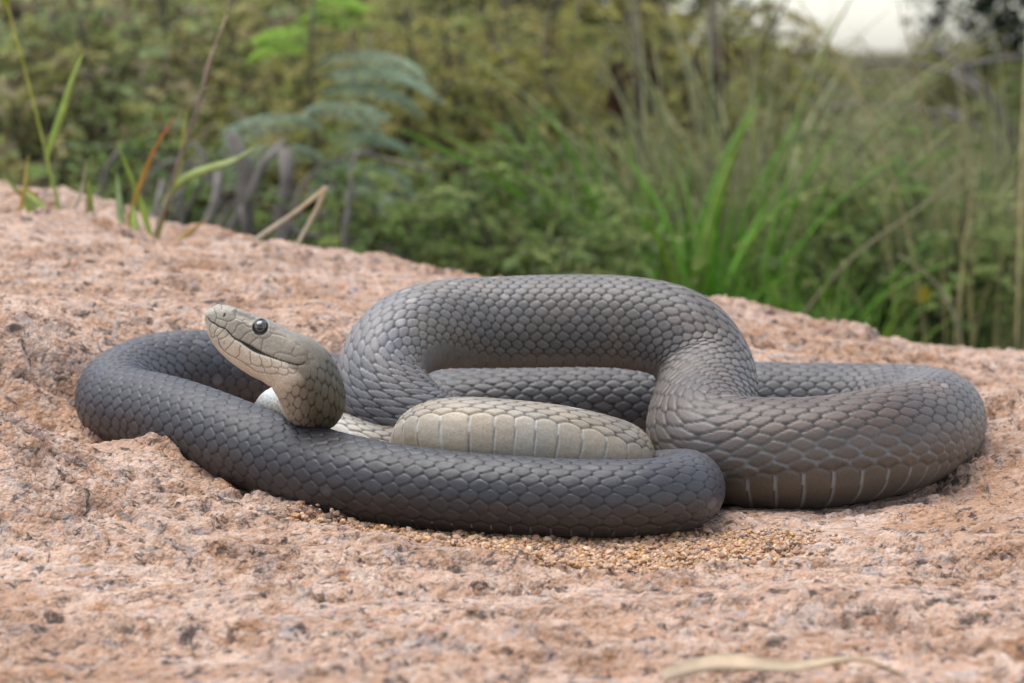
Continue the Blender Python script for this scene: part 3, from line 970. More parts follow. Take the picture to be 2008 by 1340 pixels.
for sgn in (1, -1):
    n_ = LATV * sgn
    x_ = HEX; y_ = np.cross(n_, x_)
    c_ = HEAD_P0 + (EYE[0] * HEX + EYE[1] * HEN) * HPX + n_ * (wsurf - R_ * .70)
    e_ = add("eye", eye_me, em, parent=snake, label="round glossy black eye with a thin pale ring")
    e_.matrix_local = Matrix(((x_[0], y_[0], n_[0], c_[0]), (x_[1], y_[1], n_[1], c_[1]), (x_[2], y_[2], n_[2], c_[2]), (0, 0, 0, 1)))

# ------------------------------------------------------------------ loose grit in the hollow
rng = np.random.default_rng(7)
t_ = (1 + 5 ** .5) / 2
ICO = norm(np.array([(-1, t_, 0), (1, t_, 0), (-1, -t_, 0), (1, -t_, 0), (0, -1, t_), (0, 1, t_), (0, -1, -t_), (0, 1, -t_), (t_, 0, -1), (t_, 0, 1), (-t_, 0, -1), (-t_, 0, 1)], float))
ICOF = np.array([(0, 11, 5), (0, 5, 1), (0, 1, 7), (0, 7, 10), (0, 10, 11), (1, 5, 9), (5, 11, 4), (11, 10, 2), (10, 7, 6), (7, 1, 8), (3, 9, 4), (3, 4, 2), (3, 2, 6), (3, 6, 8), (3, 8, 9), (4, 9, 5), (2, 4, 11), (6, 2, 10), (8, 6, 7), (9, 8, 1)])
gxs = rng.uniform(-.14, .16, 60000); gys = rng.uniform(-.17, -.01, 60000)
gm = grit_mask(gxs, gys)
halo = grit_mask(gxs * .86 + .004, gys * .80 - .014)
keep = (gm > rng.uniform(.05, .9, 60000)) | ((halo > .1) & (rng.uniform(size=60000) < .035))
gxs, gys = gxs[keep][:7500], gys[keep][:7500]
gr = np.exp(rng.normal(math.log(.00095), .30, len(gxs)))
bigp = rng.uniform(size=len(gxs)) < np.where((gxs < -.02) & (gys > -.09), .14, .012)
gr[bigp] *= 1.5
gr = np.minimum(gr, .0024)
gz = base_fast(gxs, gys) + rock_detail(gxs, gys) + gr * rng.uniform(.2, 1.3, len(gxs)) + .0012
n_ = len(gxs)
jit = ICO[None] * (1 + rng.uniform(-.28, .22, (n_, 12, 1))) * np.stack([rng.uniform(.8, 1.3, n_), rng.uniform(.8, 1.3, n_), rng.uniform(.7, 1.05, n_)], -1)[:, None]
ra = rng.uniform(0, 6.28, n_); ca, sa = np.cos(ra)[:, None], np.sin(ra)[:, None]
jit = np.stack([jit[..., 0] * ca - jit[..., 1] * sa, jit[..., 0] * sa + jit[..., 1] * ca, jit[..., 2]], -1) * gr[:, None, None]
gv = jit + np.stack([gxs, gys, gz], -1)[:, None]
gf = (ICOF[None] + 12 * np.arange(n_)[:, None, None]).reshape(-1, 3)
pal = np.array([(.50, .29, .155), (.55, .34, .205), (.55, .31, .12), (.62, .43, .29), (.42, .22, .12), (.58, .37, .23), (.36, .26, .20), (.15, .11, .10)])
gc = .86 * pal[rng.choice(8, n_, p=[.22, .22, .13, .14, .13, .09, .05, .02])] * rng.uniform(.8, 1.15, (n_, 1))
gravel_me = mesh_from("gravel", gv.reshape(-1, 3), [gf], False)
set_col(gravel_me, "col", np.repeat(gc, 12, axis=0))
gmat, nt, b = new_mat("grit")
nt.links.new(N(nt, "ShaderNodeAttribute", attribute_name="col").outputs['Color'], b.inputs['Base Color'])
b.inputs['Roughness'].default_value = .5
b.inputs['Subsurface Weight'].default_value = .25
b.inputs['Subsurface Radius'].default_value = (.002, .0012, .0008)
add("gravel", gravel_me, gmat, kind="stuff", label="loose amber granite grit in the hollow below the snake")

# ------------------------------------------------------------------ ground beyond the slab
GZ = -.16


def ground_h(x, y):
    return GZ + .03 * noise2(x * .9, y * .9, 201) + .012 * noise2(x * 4, y * 4, 202)


ax_ = np.concatenate([-np.geomspace(600, 6, 24), np.linspace(-5.5, 5.5, 90), np.geomspace(6, 600, 24)])
ay_ = np.concatenate([-np.geomspace(600, 4, 14), np.linspace(-3.5, 14, 140), np.geomspace(14.5, 900, 26)])
AX, AY = np.meshgrid(ax_, ay_)
gz_ = np.where((np.abs(AX) < 8) & (AY < 18), ground_h(AX, AY), GZ)
gm_, nt, b = new_mat("leaf_litter_soil")
tc = N(nt, "ShaderNodeTexCoord").outputs['Object']
c1 = ramp(nt, [(.3, (.035, .030, .018)), (.5, (.085, .068, .040)), (.62, (.06, .075, .025)), (.8, (.15, .12, .075))], tex_noise(nt, tc, 9, 8, .7, .4)).outputs[0]
nt.links.new(c1, b.inputs['Base Color']); b.inputs['Roughness'].default_value = .95; b.inputs['Specular IOR Level'].default_value = .05
add("ground", mesh_from("ground", np.stack([AX.ravel(), AY.ravel(), gz_.ravel()], 1), [grid_faces(len(ay_), len(ax_))]), gm_, kind="structure", label="brown soil and litter beyond the granite slab")


# ------------------------------------------------------------------ plants
def leaf_mat(name, rough=.55, trans=.47):
    m, nt, b = new_mat(name)
    at = N(nt, "ShaderNodeAttribute", attribute_name="col")
    tc = N(nt, "ShaderNodeTexCoord").outputs['Object']
    cc = mixc(nt, at.outputs['Color'], ramp(nt, [(.3, .75), (.7, 1.2)], tex_noise(nt, tc, 60, 3, .6)).outputs[0], 1.0, 'MULTIPLY')
    nt.links.new(cc, b.inputs['Base Color'])
    b.inputs['Roughness'].default_value = rough
    b.inputs['Specular IOR Level'].default_value = .2
    tr = N(nt, "ShaderNodeBsdfTranslucent"); nt.links.new(cc, tr.inputs['Color'])
    mx = N(nt, "ShaderNodeMixShader"); mx.inputs[0].default_value = trans
    nt.links.new(b.outputs[0], mx.inputs[1]); nt.links.new(tr.outputs[0], mx.inputs[2])
    nt.links.new(mx.outputs[0], nt.nodes["Material Output"].inputs['Surface'])
    return m


LEAF = leaf_mat("green_leaf")
BARK, nt, b = new_mat("grey_bark")
tc = N(nt, "ShaderNodeTexCoord").outputs['Object']
nt.links.new(ramp(nt, [(.3, (.085, .072, .060)), (.6, (.165, .145, .125)), (.8, (.24, .215, .19))], tex_noise(nt, tc, 40, 6, .7, .5)).outputs[0], b.inputs['Base Color'])
b.inputs['Roughness'].default_value = .9
TWIG, nt, b = new_mat("brown_twig")
tc = N(nt, "ShaderNodeTexCoord").outputs['Object']
nt.links.new(ramp(nt, [(.3, (.05, .042, .026)), (.7, (.115, .095, .06))], tex_noise(nt, tc, 60, 4, .6)).outputs[0], b.inputs['Base Color'])
b.inputs['Roughness'].default_value = .85


def leaves_mesh(name, pos, dirs, nor, ln, wd_, cols, fold=.25):
    """one kite-shaped, slightly folded leaf for each row"""
    dirs = norm(dirs); sd = norm(np.cross(dirs, nor)); nn = np.cross(sd, dirs)
    ln = ln[:, None]; wd_ = wd_[:, None]
    v = np.stack([pos, pos + dirs * ln * .45 + sd * wd_ * .5 + nn * wd_ * fold, pos + dirs * ln, pos + dirs * ln * .45 - sd * wd_ * .5 + nn * wd_ * fold], 1)
    n = len(pos); k = 4 * np.arange(n)[:, None]
    f = np.concatenate([k + np.array([[0, 1, 2]]), k + np.array([[0, 2, 3]])])
    me = mesh_from(name, v.reshape(-1, 3), [f], False)
    set_col(me, "col", np.repeat(cols, 4, axis=0))
    return me


def pick(rg, pal, n, var=.2):
    pal = np.array(pal)
    return pal[rg.integers(0, len(pal), n)] * rg.uniform(1 - var, 1 + var, (n, 1))


def build_shrub(seed, H, R, stems, twigs, per_twig, leaf_l, leaf_w, pal, twig_l=.16, droop=.3, low=.15):
    """returns stem mesh and foliage mesh of one shrub standing at the origin"""
    rg = np.random.default_rng(seed)
    polys, P0, D0 = [], [], []
    for s in range(stems):
        a = rg.uniform(0, 6.28); out = rg.uniform(.15, 1.0) * R; hh_ = H * rg.uniform(.6, 1.0) * (1 - .35 * (out / R) ** 2)
        t = np.linspace(0, 1, 7)
        pts = np.stack([np.cos(a) * out * t ** 1.3, np.sin(a) * out * t ** 1.3, hh_ * t], 1)
        pts[1:] += rg.normal(0, .018 * H, (6, 3))
        polys.append((pts, np.linspace(.011, .003, 7) * (H / .8)))
        P0.append(pts)
    tp_, dirs_ = [], []
    for k in range(twigs):
        pts = P0[rg.integers(stems)]
        f = rg.uniform(low, 1) ** .8 * 6; i = min(int(f), 5)
        p = pts[i] * (1 - f + i) + pts[i + 1] * (f - i)
        d = rg.normal(0, 1, 3); d[2] = abs(d[2]) * .6 + .15; d[:2] += .7 * p[:2] / max(R, .01); d /= np.linalg.norm(d)
        L = twig_l * rg.uniform(.5, 1.3); t = np.linspace(0, 1, 5)[:, None]
        q = p + d * L * t + np.array([0, 0, -1]) * droop * L * t ** 2 + rg.normal(0, .006, (5, 3)) * t
        polys.append((q, np.linspace(.0022, .0008, 5) * (H / .8)))
        tp_.append(q)
    tp_ = np.array(tp_)
    n = twigs * per_twig
    ti = np.repeat(np.arange(twigs), per_twig); f = rg.uniform(.08, 1.0, n) * 4; i = np.minimum(f.astype(int), 3); u_ = (f - i)[:, None]
    pos = tp_[ti, i] * (1 - u_) + tp_[ti, i + 1] * u_
    td = norm(tp_[ti, i + 1] - tp_[ti, i])
    sgn_ = np.where(rg.uniform(size=n) < .5, -1, 1)[:, None]
    sd = norm(np.cross(td, np.array([0, 0, 1.0]) + rg.normal(0, .25, (n, 3)))) * sgn_
    dr = sd + td * rg.uniform(.3, 1.0, (n, 1)) + rg.normal(0, .25, (n, 3))
    nor = np.array([0, 0, .55]) + rg.normal(0, .75, (n, 3))
    tint = pick(rg, pal, twigs, .18)[ti] * rg.uniform(.8, 1.2, (n, 1))
    fol = leaves_mesh("foliage", pos, dr, nor, leaf_l * rg.uniform(.6, 1.3, n), leaf_w * rg.uniform(.7, 1.2, n), tint)
    sv_, sf_ = tubes(polys, 5)
    return mesh_from("stems", sv_, sf_), fol


def put(name, parts, px, Y, label, cat, group=None, scale=1.0, rz=0.0, kinds=None, z=None):
    x = P(px, 400, Y)[0]
    e = add(name, None, loc=(x, Y, (float(ground_h(np.array([x]), np.array([Y]))[0]) - .01) if z is None else z), label=label, cat=cat, group=group)
    e.scale = (scale,) * 3; e.rotation_euler = (0, 0, rz)
    for pn, me, mt in parts:
        add(pn, me, mt, parent=e)
    return e


OLIVE = [(.37, .36, .10), (.31, .33, .09), (.42, .39, .12), (.28, .31, .10), (.40, .33, .11)]
GREEN = [(.20, .28, .08), (.25, .32, .10), (.17, .24, .09), (.29, .33, .12)]
LEFTM = [(.40, .43, .15), (.46, .46, .16), (.33, .40, .15), (.48, .42, .19), (.40, .33, .21), (.38, .47, .23)]
DARKG = [(.014, .028, .012), (.02, .038, .014), (.012, .022, .012)]
BLUEG = [(.34, .43, .31), (.38, .47, .34), (.30, .39, .28)]

olive = [[("stems", a, TWIG), ("foliage", f, LEAF)] for a, f in [build_shrub(300 + i, .85, .46, 16, 360, 30, .021, .0072, OLIVE, .20, .45) for i in range(3)]]
leftb = [[("stems", a, TWIG), ("foliage", f, LEAF)] for a, f in [build_shrub(320 + i, .85, .44, 16, 330, 21, .022, .012, LEFTM, .16, .25) for i in range(3)]]
under = [[("stems", a, TWIG), ("foliage", f, LEAF)] for a, f in [build_shrub(340 + i, .42, .30, 14, 240, 18, .018, .010, GREEN, .12, .3, .05) for i in range(2)]]
backs = [[("stems", a, TWIG), ("foliage", f, LEAF)] for a, f in [build_shrub(360 + i, 1.5, .8, 22, 420, 26, .036, .017, [OLIVE, GREEN, LEFTM][i] , .28, .3, .05) for i in range(3)]]

# fine-leaved olive shrubs in the middle
for i, (px, Y, s, lab) in enumerate([
    (700, 2.9, .68, "olive shrub of fine drooping leaves right behind the fern-like plant"),
    (850, 2.5, .62, "olive shrub of fine leaves above the left bend of the high coil"),
    (1010, 2.9, .72, "tallest olive fine-leaved shrub above the middle of the high coil"),
    (1160, 2.6, .64, "olive fine-leaved shrub beside the brown dead leaf cluster"),
    (1290, 3.2, .74, "olive shrub of fine leaves behind the bright green grass"),
    (930, 3.8, .85, "olive shrub rising behind the front row of fine-leaved shrubs"),
]):
    put("olive_shrub", olive[i % 3], px, Y, lab, "shrub", "fine-leaved olive shrubs", s, i * 1.3)
for i, (px, Y, s, lab) in enumerate([
    (40, 2.6, .64, "leafy yellow-green shrub behind the tall seed stalk"),
    (170, 3.0, .70, "leafy green shrub behind the pale dry grass blade"),
    (290, 2.7, .64, "leafy green shrub behind the orange-tipped grass blade"),
    (400, 3.2, .74, "leafy green shrub behind the dead stump"),
    (-90, 2.9, .70, "leafy green shrub at the edge beside the yellow-green one"),
    (540, 3.3, .74, "leafy green shrub between the stump and the fern-like plant"),
    (220, 3.9, .85, "tall leafy green shrub behind the front row above the left mound"),
]):
    put("leafy_shrub", leftb[i % 3], px, Y, lab, "shrub", "leafy shrubs behind the left mound", s, i * 2.1)
for i, (px, Y, s, lab) in enumerate([
    (700, 1.75, .75, "low dark green bush just behind the slab below the fern-like plant"),
    (860, 1.75, .75, "low dark green bush just behind the left bend of the high coil"),
    (1010, 1.85, .8, "low green bush just behind the top of the high coil"),
    (1130, 1.7, .7, "low green bush between the high coil and the bright grass"),
    (250, 2.0, .8, "low green bush behind the tufts on the left mound"),
    (1660, 1.9, .8, "low green bush in the tall grass behind the right-hand loop"),
    (1830, 1.8, .7, "low green bush among straw grass stems with a yellow flower"),
]):
    put("low_bush", under[i % 2], px, Y, lab, "bush", "low bushes behind the slab", s, i * 1.7)
for i, (px, Y, s, lab) in enumerate([
    (-150, 6.0, 1.0, "far shrub behind the leafy shrubs of the left mound, outermost"), (150, 6.4, 1.1, "far shrub glimpsed between the leafy shrubs"), (430, 6.0, 1.0, "far shrub behind the dead stump"),
    (700, 6.6, 1.15, "far shrub behind the fern-like plant"), (960, 6.2, 1.05, "far shrub behind the tallest olive shrub"), (1190, 6.6, 1.0, "far shrub behind the brown dead leaf cluster"),
    (1390, 6.0, .42, "far shrub with its top ending at the pale sky gap"), (1560, 6.4, .33, "low far shrub below the pale sky gap"), (1715, 6.2, .29, "low far shrub under the open sky beside the dark tree"),
    (1870, 6.8, .34, "low far shrub at the foot of the dark tree"), (2080, 6.2, .32, "low far shrub outside the dark tree"),
]):
    put("far_shrub", backs[i % 3], px, Y, lab, "shrub", "far shrubs behind the clearing", s, i * 1.1)

# dark tree at the right edge
rg = np.random.default_rng(77)
sv_, sf_ = tubes([(np.array([(0, 0, 0), (.02, 0, .8), (-.03, .02, 1.6), (0, 0, 2.6)]), [.10, .085, .06, .02])] +
                 [(np.array([(0, 0, .5 + .2 * k), (.45 * math.cos(k * 2.4), .45 * math.sin(k * 2.4), .75 + .2 * k), (.9 * math.cos(k * 2.4), .9 * math.sin(k * 2.4), .85 + .2 * k)]) * np.array([1, 1, 1]), [.035, .022, .008]) for k in range(9)], 7)
n_ = 26000
cz_ = rg.uniform(.05, 2.7, n_); cr_ = (1.05 - .25 * np.abs(cz_ - 1.1)) * rg.uniform(.2, 1.0, n_) ** .5; ca_ = rg.uniform(0, 6.28, n_)
cl_ = np.stack([cr_ * np.cos(ca_), cr_ * np.sin(ca_), cz_], 1)
dens = noise2(cl_[:, 0] * 3 + cl_[:, 2] * 2.3, cl_[:, 1] * 3 + cl_[:, 2] * 1.7, 91) > -.18
cl_ = cl_[dens]; n_ = len(cl_)
crown_me = leaves_mesh("crown", cl_, rg.normal(0, 1, (n_, 3)) + np.array([0, 0, -.2]), rg.normal(0, 1, (n_, 3)) + np.array([0, 0, 1.0]), .07 * rg.uniform(.6, 1.3, n_), .030 * rg.uniform(.7, 1.3, n_), pick(rg, DARKG, n_, .3))
put("dark_tree", [("trunk", mesh_from("trunk", sv_, sf_), BARK), ("crown", crown_me, LEAF)], 2150, 7.5, "dark dense evergreen tree beside the pale sky gap", "tree", None, .6)


# grass
def blade_mesh(pts, width, c0, c1, name="blade", tw=0.0, face=None, thick=.00035):
    """a tapering, slightly keeled grass blade along a polyline; colour runs from base to tip"""
    pts = np.asarray(pts, float); n = max(14, len(pts) * 3)
    t = np.concatenate([[0], np.cumsum(np.linalg.norm(np.diff(pts, axis=0), axis=1))])
    tq = np.linspace(0, t[-1], n); q = cubic(t, pts, tq) if len(pts) > 2 else pts[0] + (pts[1] - pts[0]) * (tq / t[-1])[:, None]
    T = norm(np.gradient(q, axis=0)); f = np.array([0, -1, .15]) if face is None else np.asarray(face)
    S = norm(np.cross(T, f)); Nn = np.cross(S, T)
    k = np.linspace(0, 1, n); w = width * (np.clip(.55 + 1.5 * k, 0, 1) * np.clip((1 - k) / .45, 0, 1) ** .8 + .02) / 2
    a = tw * k
    Sr = S * np.cos(a)[:, None] + Nn * np.sin(a)[:, None]; Nr = -S * np.sin(a)[:, None] + Nn * np.cos(a)[:, None]
    keel = .30 * w[:, None]
    v = np.stack([q - Sr * w[:, None] + Nr * keel, q + Nr * thick, q + Sr * w[:, None] + Nr * keel, q - Nr * thick - Nr * keel * .1], 1)
    cm = np.array(c0) * (1 - k[:, None]) + np.array(c1) * k[:, None]
    return v.reshape(-1, 3), grid_faces(n, 4, True), np.repeat(cm, 4, axis=0)


def join_blades(name, items):
    V_, F_, C_2, off = [], [], [], 0
    for v, f, c in items:
        V_.append(v); F_.append(f + off); C_2.append(c); off += len(v)
    me = mesh_from(name, np.concatenate(V_), [np.concatenate(F_)])
    set_col(me, "col", np.concatenate(C_2))
    return me


def clump(seed, n, H, spread, lean, width, pal, tip=None):
    rg = np.random.default_rng(seed); items = []
    for k in range(n):
        a = rg.uniform(0, 6.28); r = spread * rg.uniform(0, 1) ** .5 * .4
        h = H * rg.uniform(.45, 1.05); o = lean * h * rg.uniform(.1, 1.0)
        p0 = np.array([r * math.cos(a), r * math.sin(a), 0])
        dv = np.array([math.cos(a + rg.normal(0, .5)), math.sin(a + rg.normal(0, .5)), 0])
        t = np.linspace(0, 1, 5)[:, None]
        pts = p0 + np.array([0, 0, 1]) * h * (t - .22 * lean * t ** 3) + dv * o * t ** 2
        c = pick(rg, pal, 1, .2)[0]; ct_ = c * 1.1 if tip is None else np.array(tip) * rg.uniform(.8, 1.2)
        items.append(blade_mesh(pts, width * rg.uniform(.6, 1.2), c, ct_, tw=rg.uniform(-1, 1), face=(math.sin(a * 3), -1, .2)))
    return join_blades("blades", items)


BRIGHT = [(.20, .40, .06), (.25, .45, .08), (.16, .34, .05), (.29, .42, .09)]
MIDG = [(.36, .43, .16), (.42, .46, .21), (.29, .41, .13), (.46, .45, .25), (.27, .44, .12)]
STRAW = [(.50, .42, .22), (.44, .37, .19), (.56, .48, .28), (.40, .38, .16)]
gb = [clump(400 + i, 52, .44, .24, .7, .0095, BRIGHT) for i in range(2)]
gmid = [clump(410 + i, 105, .55, .30, .65, .0065, MIDG, (.48, .46, .27)) for i in range(2)]
gst = [clump(420 + i, 17, .62, .26, .5, .0042, STRAW) for i in range(2)]
for i, (px, Y, s, mset, lab, cat_, grp) in enumerate([
    (1300, 1.85, .95, gb, "bright green broad-bladed grass clump beside the brown dead leaf cluster", "grass clump", "bright grass clumps"),
    (1390, 1.75, .85, gb, "bright green broad-bladed grass clump above the right bend of the high coil", "grass clump", "bright grass clumps"),
    (1560, 1.60, .55, gb, "short bright green grass clump at the edge of the slab behind the right-hand loop", "grass clump", "bright grass clumps"),
    (1690, 1.65, .45, gb, "shortest bright green grass clump close behind the right-hand loop", "grass clump", "bright grass clumps"),
    (1450, 2.2, 1.0, gmid, "tall dull green grass clump behind the bright clumps", "grass clump", "tall grass clumps"),
    (1540, 2.0, .72, gmid, "tall dull green grass clump under the crossing grey twigs", "grass clump", "tall grass clumps"),
    (1640, 2.3, .68, gmid, "tall dull green grass clump below the open sky", "grass clump", "tall grass clumps"),
    (1740, 1.9, .62, gmid, "tall dull green grass clump crossed by a leaning straw stalk", "grass clump", "tall grass clumps"),
    (1830, 2.2, .66, gmid, "tall dull green grass clump below the bare grey branch", "grass clump", "tall grass clumps"),
    (1930, 1.9, .72, gmid, "tall dull green grass clump among the straw stems below the dark tree", "grass clump", "tall grass clumps"),
    (2040, 2.1, .9, gmid, "tall dull green grass clump outermost below the dark tree", "grass clump", "tall grass clumps"),
    (1230, 2.2, .75, gmid, "dull green grass clump left of the bright clumps beneath the olive shrub", "grass clump", "tall grass clumps"),
    (1490, 2.9, .80, gmid, "dull green grass clump behind the withered leaf bunch", "grass clump", "tall grass clumps"),
    (1600, 3.1, .74, gmid, "dull green grass clump behind the twig-crossed one", "grass clump", "tall grass clumps"),
    (1700, 3.0, .68, gmid, "dull green grass clump right under the brightest sky", "grass clump", "tall grass clumps"),
    (1790, 3.2, .70, gmid, "dull green grass clump behind the arching grey twig", "grass clump", "tall grass clumps"),
    (1890, 3.0, .72, gmid, "dull green grass clump behind the forked grey branch", "grass clump", "tall grass clumps"),
    (1985, 2.9, .72, gmid, "dull green grass clump before the dark tree foot", "grass clump", "tall grass clumps"),
    (1880, 1.7, .68, gst, "straw-coloured dry grass clump beside the yellow flower", "dry grass", "straw grass clumps"),
    (1975, 1.6, .95, gst, "tallest straw-coloured dry grass clump below the dark tree", "dry grass", "straw grass clumps"),
    (1800, 2.4, .60, gst, "thin straw-coloured dry grass clump behind the leaning stalk", "dry grass", "straw grass clumps"),
    (1080, 1.75, .55, gst, "low straw-coloured dry grass clump behind the top of the high coil", "dry grass", "straw grass clumps"),
]):
    e = put("grass_clump" if mset is not gst else "dry_grass", [("blades", mset[i % 2], LEAF)], px, Y, lab, cat_, grp, s, i * .9)
    for c_ in e.children: c_['kind'] = 'stuff'

# fern-like plant
rg = np.random.default_rng(55)
pos_, dir_, nor_, ln_, wd2_, cl2_, rach = [], [], [], [], [], [], []
for k in range(24):
    a = rg.uniform(0, 6.28); zb = .06 + .50 * k / 24; L = rg.uniform(.13, .21) * (.5 if k > 19 else 1)
    t = np.linspace(0, 1, 9)[:, None]; dv = np.array([math.cos(a), math.sin(a), 0])
    q = np.array([0, 0, zb]) + dv * L * t + np.array([0, 0, 1]) * (L * .55 * t - L * .75 * t ** 2)
    rach.append((q, np.linspace(.002, .0007, 9)))
    top_ = k > 19
    for m_ in range(18):
        f = .12 + .88 * m_ / 18; p = np.array([np.interp(f, t[:, 0], q[:, i]) for i in range(3)])
        for s in (-1, 1):
            sd = np.cross(dv, [0, 0, 1]) * s; pl = .055 * math.sin(math.pi * min(f + .12, 1)) + .01
            for w_ in range(7):
                g = (w_ + .5) / 7
                for s2 in (-1, 1):
                    pos_.append(p + (sd + .35 * dv) * pl * g + np.array([0, 0, -.3 * pl * g * g])); dir_.append(dv * s2 + sd * .5 + rg.normal(0, .1, 3)); nor_.append(np.array([0, 0, 1.0]) + rg.normal(0, .5, 3))
                    ln_.append(.011 * (1 - .5 * g)); wd2_.append(.0036)
                    cl2_.append((np.array([.34, .50, .10]) if top_ else np.array(BLUEG[k % 3])) * rg.uniform(.85, 1.15))
rach.append((np.array([(0, 0, 0), (.01, 0, .2), (-.005, 0, .42), (0, 0, .62)]), [.005, .004, .003, .002]))
sv_, sf_ = tubes(rach, 5)
fern_fol = leaves_mesh("foliage", np.array(pos_), np.array(dir_), np.array(nor_), np.array(ln_), np.array(wd2_), np.array(cl2_))
fern_parts = [("stem", mesh_from("stem", sv_, sf_), TWIG), ("foliage", fern_fol, LEAF)]
put("feathery_plant", fern_parts, 618, 1.95, "blue-green feathery fern-like plant with a bright lime top beside the stump", "plant", None, .86, .4)

# dead stump with grey roots and branches
rg = np.random.default_rng(66)
roots = []
for (x0, z0, x1, z1, x2, z2, r0, r1) in [(0, 0, .015, .18, -.01, .34, .028, .012), (.045, 0, .03, .16, .06, .33, .022, .010), (-.10, .02, -.04, .20, .05, .34, .014, .008), (-.16, .0, -.12, .10, -.02, .13, .012, .010),
                                         (.10, 0, .09, .06, .03, .14, .013, .012), (-.2, .05, -.15, .18, -.06, .30, .008, .006),
                                         (-.13, .0, -.10, .16, -.09, .28, .009, .007), (-.07, .0, -.075, .14, -.03, .30, .010, .008), (-.22, .0, -.18, .12, -.10, .17, .008, .006), (.14, .0, .10, .15, .05, .25, .008, .006)]:
    t = np.linspace(0, 1, 9)[:, None]
    y_ = rg.uniform(-.06, .06); y2 = rg.uniform(-.06, .06)
    q = np.array([x0, y_, z0]) * (1 - t) ** 2 + 2 * t * (1 - t) * np.array([x1, (y_ + y2) / 2 - .03, z1]) + t ** 2 * np.array([x2, y2, z2])
    q += rg.normal(0, .005, (9, 3)); roots.append((q, np.linspace(r0, r1, 9) * .62 * rg.uniform(.8, 1.2, 9)))
for k in range(46):                                # tangle of thin dry stems arching over it
    x0 = rg.uniform(-.26, .16); t = np.linspace(0, 1, 9)[:, None]; h_ = rg.uniform(.12, .36); x2 = x0 + rg.normal(.03, .10); y_ = rg.uniform(-.10, .12)
    q = np.array([x0, y_, 0]) * (1 - t) ** 2 + 2 * t * (1 - t) * np.array([x0 + rg.normal(-.02, .05), y_ + rg.normal(0, .04), h_ * 1.15]) + t ** 2 * np.array([x2, y_ + rg.normal(0, .06), h_ * rg.uniform(.4, 1.0)])
    roots.append((q + rg.normal(0, .003, (9, 3)), np.linspace(.0045, .0016, 9) * rg.uniform(.6, 1.3)))
st_parts = []
for q, r in roots:
    v_, f_ = tubes([(q, r)], 8); st_parts.append(("branch", mesh_from("branch", v_, f_), BARK))
put("dead_stump", st_parts, 478, 1.75, "grey weathered dead stump of bare branches and roots behind the left mound", "stump", None, .95)


# bare grey branches on the right, and brown dead leaves
def branch_thing(name, lab, cat_, Y, lines, mat, grp=None):
    pts0 = P(lines[0][0][0][0], lines[0][0][0][1], Y)
    e = add(name, None, loc=tuple(pts0), label=lab, cat=cat_, group=grp)
    for pts, w in lines:
        q = np.array([P(x, y, Y + dy) for x, y, dy in pts]) - pts0
        t = np.concatenate([[0], np.cumsum(np.linalg.norm(np.diff(q, axis=0), axis=1))])
        q = cubic(t, q, np.linspace(0, t[-1], 16)) if len(q) > 2 else q
        v_, f_ = tubes([(q, np.linspace(w[0], w[1], len(q)))], 6)
        add("branch", mesh_from("branch", v_, f_), mat, parent=e)
    return e


branch_thing("bare_branch", "forked bare grey branch in front of the dark tree", "branch", 2.6,
             [([(2060, 760, .2), (2010, 420, .1), (1950, 200, 0), (1890, 130, 0), (1830, 92, 0)], (.009, .0035)), ([(1890, 130, 0), (1950, 118, .03), (2040, 108, .05)], (.005, .003)), ([(1880, 125, 0), (1878, 160, -.02), (1930, 195, -.03)], (.005, .002)), ([(1950, 200, 0), (1880, 150, .1), (1760, 122, .12), (1690, 128, .14)], (.006, .003))], BARK, "bare grey branches")
branch_thing("bare_branch", "long arching bare grey twig over the tall grass below the sky", "branch", 2.9,
             [([(2100, 760, .2), (2030, 420, .1), (1900, 240, 0), (1800, 215, 0), (1690, 200, 0), (1560, 118, .05)], (.007, .002)), ([(1900, 240, 0), (1850, 215, .02), (1835, 300, 0)], (.005, .002)), ([(1690, 200, 0), (1600, 205, -.05), (1540, 170, -.05)], (.004, .0015))], BARK, "bare grey branches")
branch_thing("leaning_stalk", "pale straw stalk leaning across the tall grass", "stalk", 1.55, [([(1520, 690, 0), (1600, 585, 0), (1690, 490, 0), (1790, 420, .03), (1890, 335, .05)], (.0022, .0015))], LEAF)
branch_thing("leaning_stalk", "thin straw stem bending up beside the yellow flower", "stalk", 1.45, [([(1890, 780, 0), (1880, 650, 0), (1820, 540, .03), (1760, 500, .05)], (.0020, .0012))], LEAF)
for o in bpy.data.objects:
    if o.name.startswith("branch") and o.parent and o.parent.name.startswith("leaning_stalk"):
        set_col(o.data, "col", np.tile([.30, .27, .16], (len(o.data.vertices), 1)))
rg = np.random.default_rng(88)
for (px, py, Y, lab, n_, sz) in [(1245, 150, 2.3, "dark brown dead leaf cluster hanging in the olive shrubs", 12, .05), (1395, 130, 2.6, "brown withered leaf bunch on the thin trunk above the bright grass", 16, .05)]:
    c0 = P(px, py, Y)
    e = add("dead_leaves", None, loc=(c0[0], c0[1], GZ - .02), label=lab, cat="dead leaves", group="withered leaf bunches")
    h0 = c0[2] - GZ + .02
    v_, f_ = tubes([(np.array([(.02, 0, 0), (.01, .01, h0 * .5), (0, 0, h0 + .12)]), [.012, .010, .005])], 6)
    add("stem", mesh_from("stem", v_, f_), TWIG, parent=e)
    for k in range(n_):
        p_ = np.array([rg.normal(0, .022), rg.normal(0, .02), h0 + rg.normal(0, .035)]); d_ = np.array([rg.normal(0, .6), rg.normal(0, .5), -.9])
        me = leaves_mesh("leaf", p_[None], d_[None], rg.normal(0, 1, (1, 3)), np.array([sz * rg.uniform(.7, 1.2)]), np.array([sz * .42]), np.array([(.055, .030, .018)]) * rg.uniform(.6, 1.7), .5)
        add("leaf", me, LEAF, parent=e)

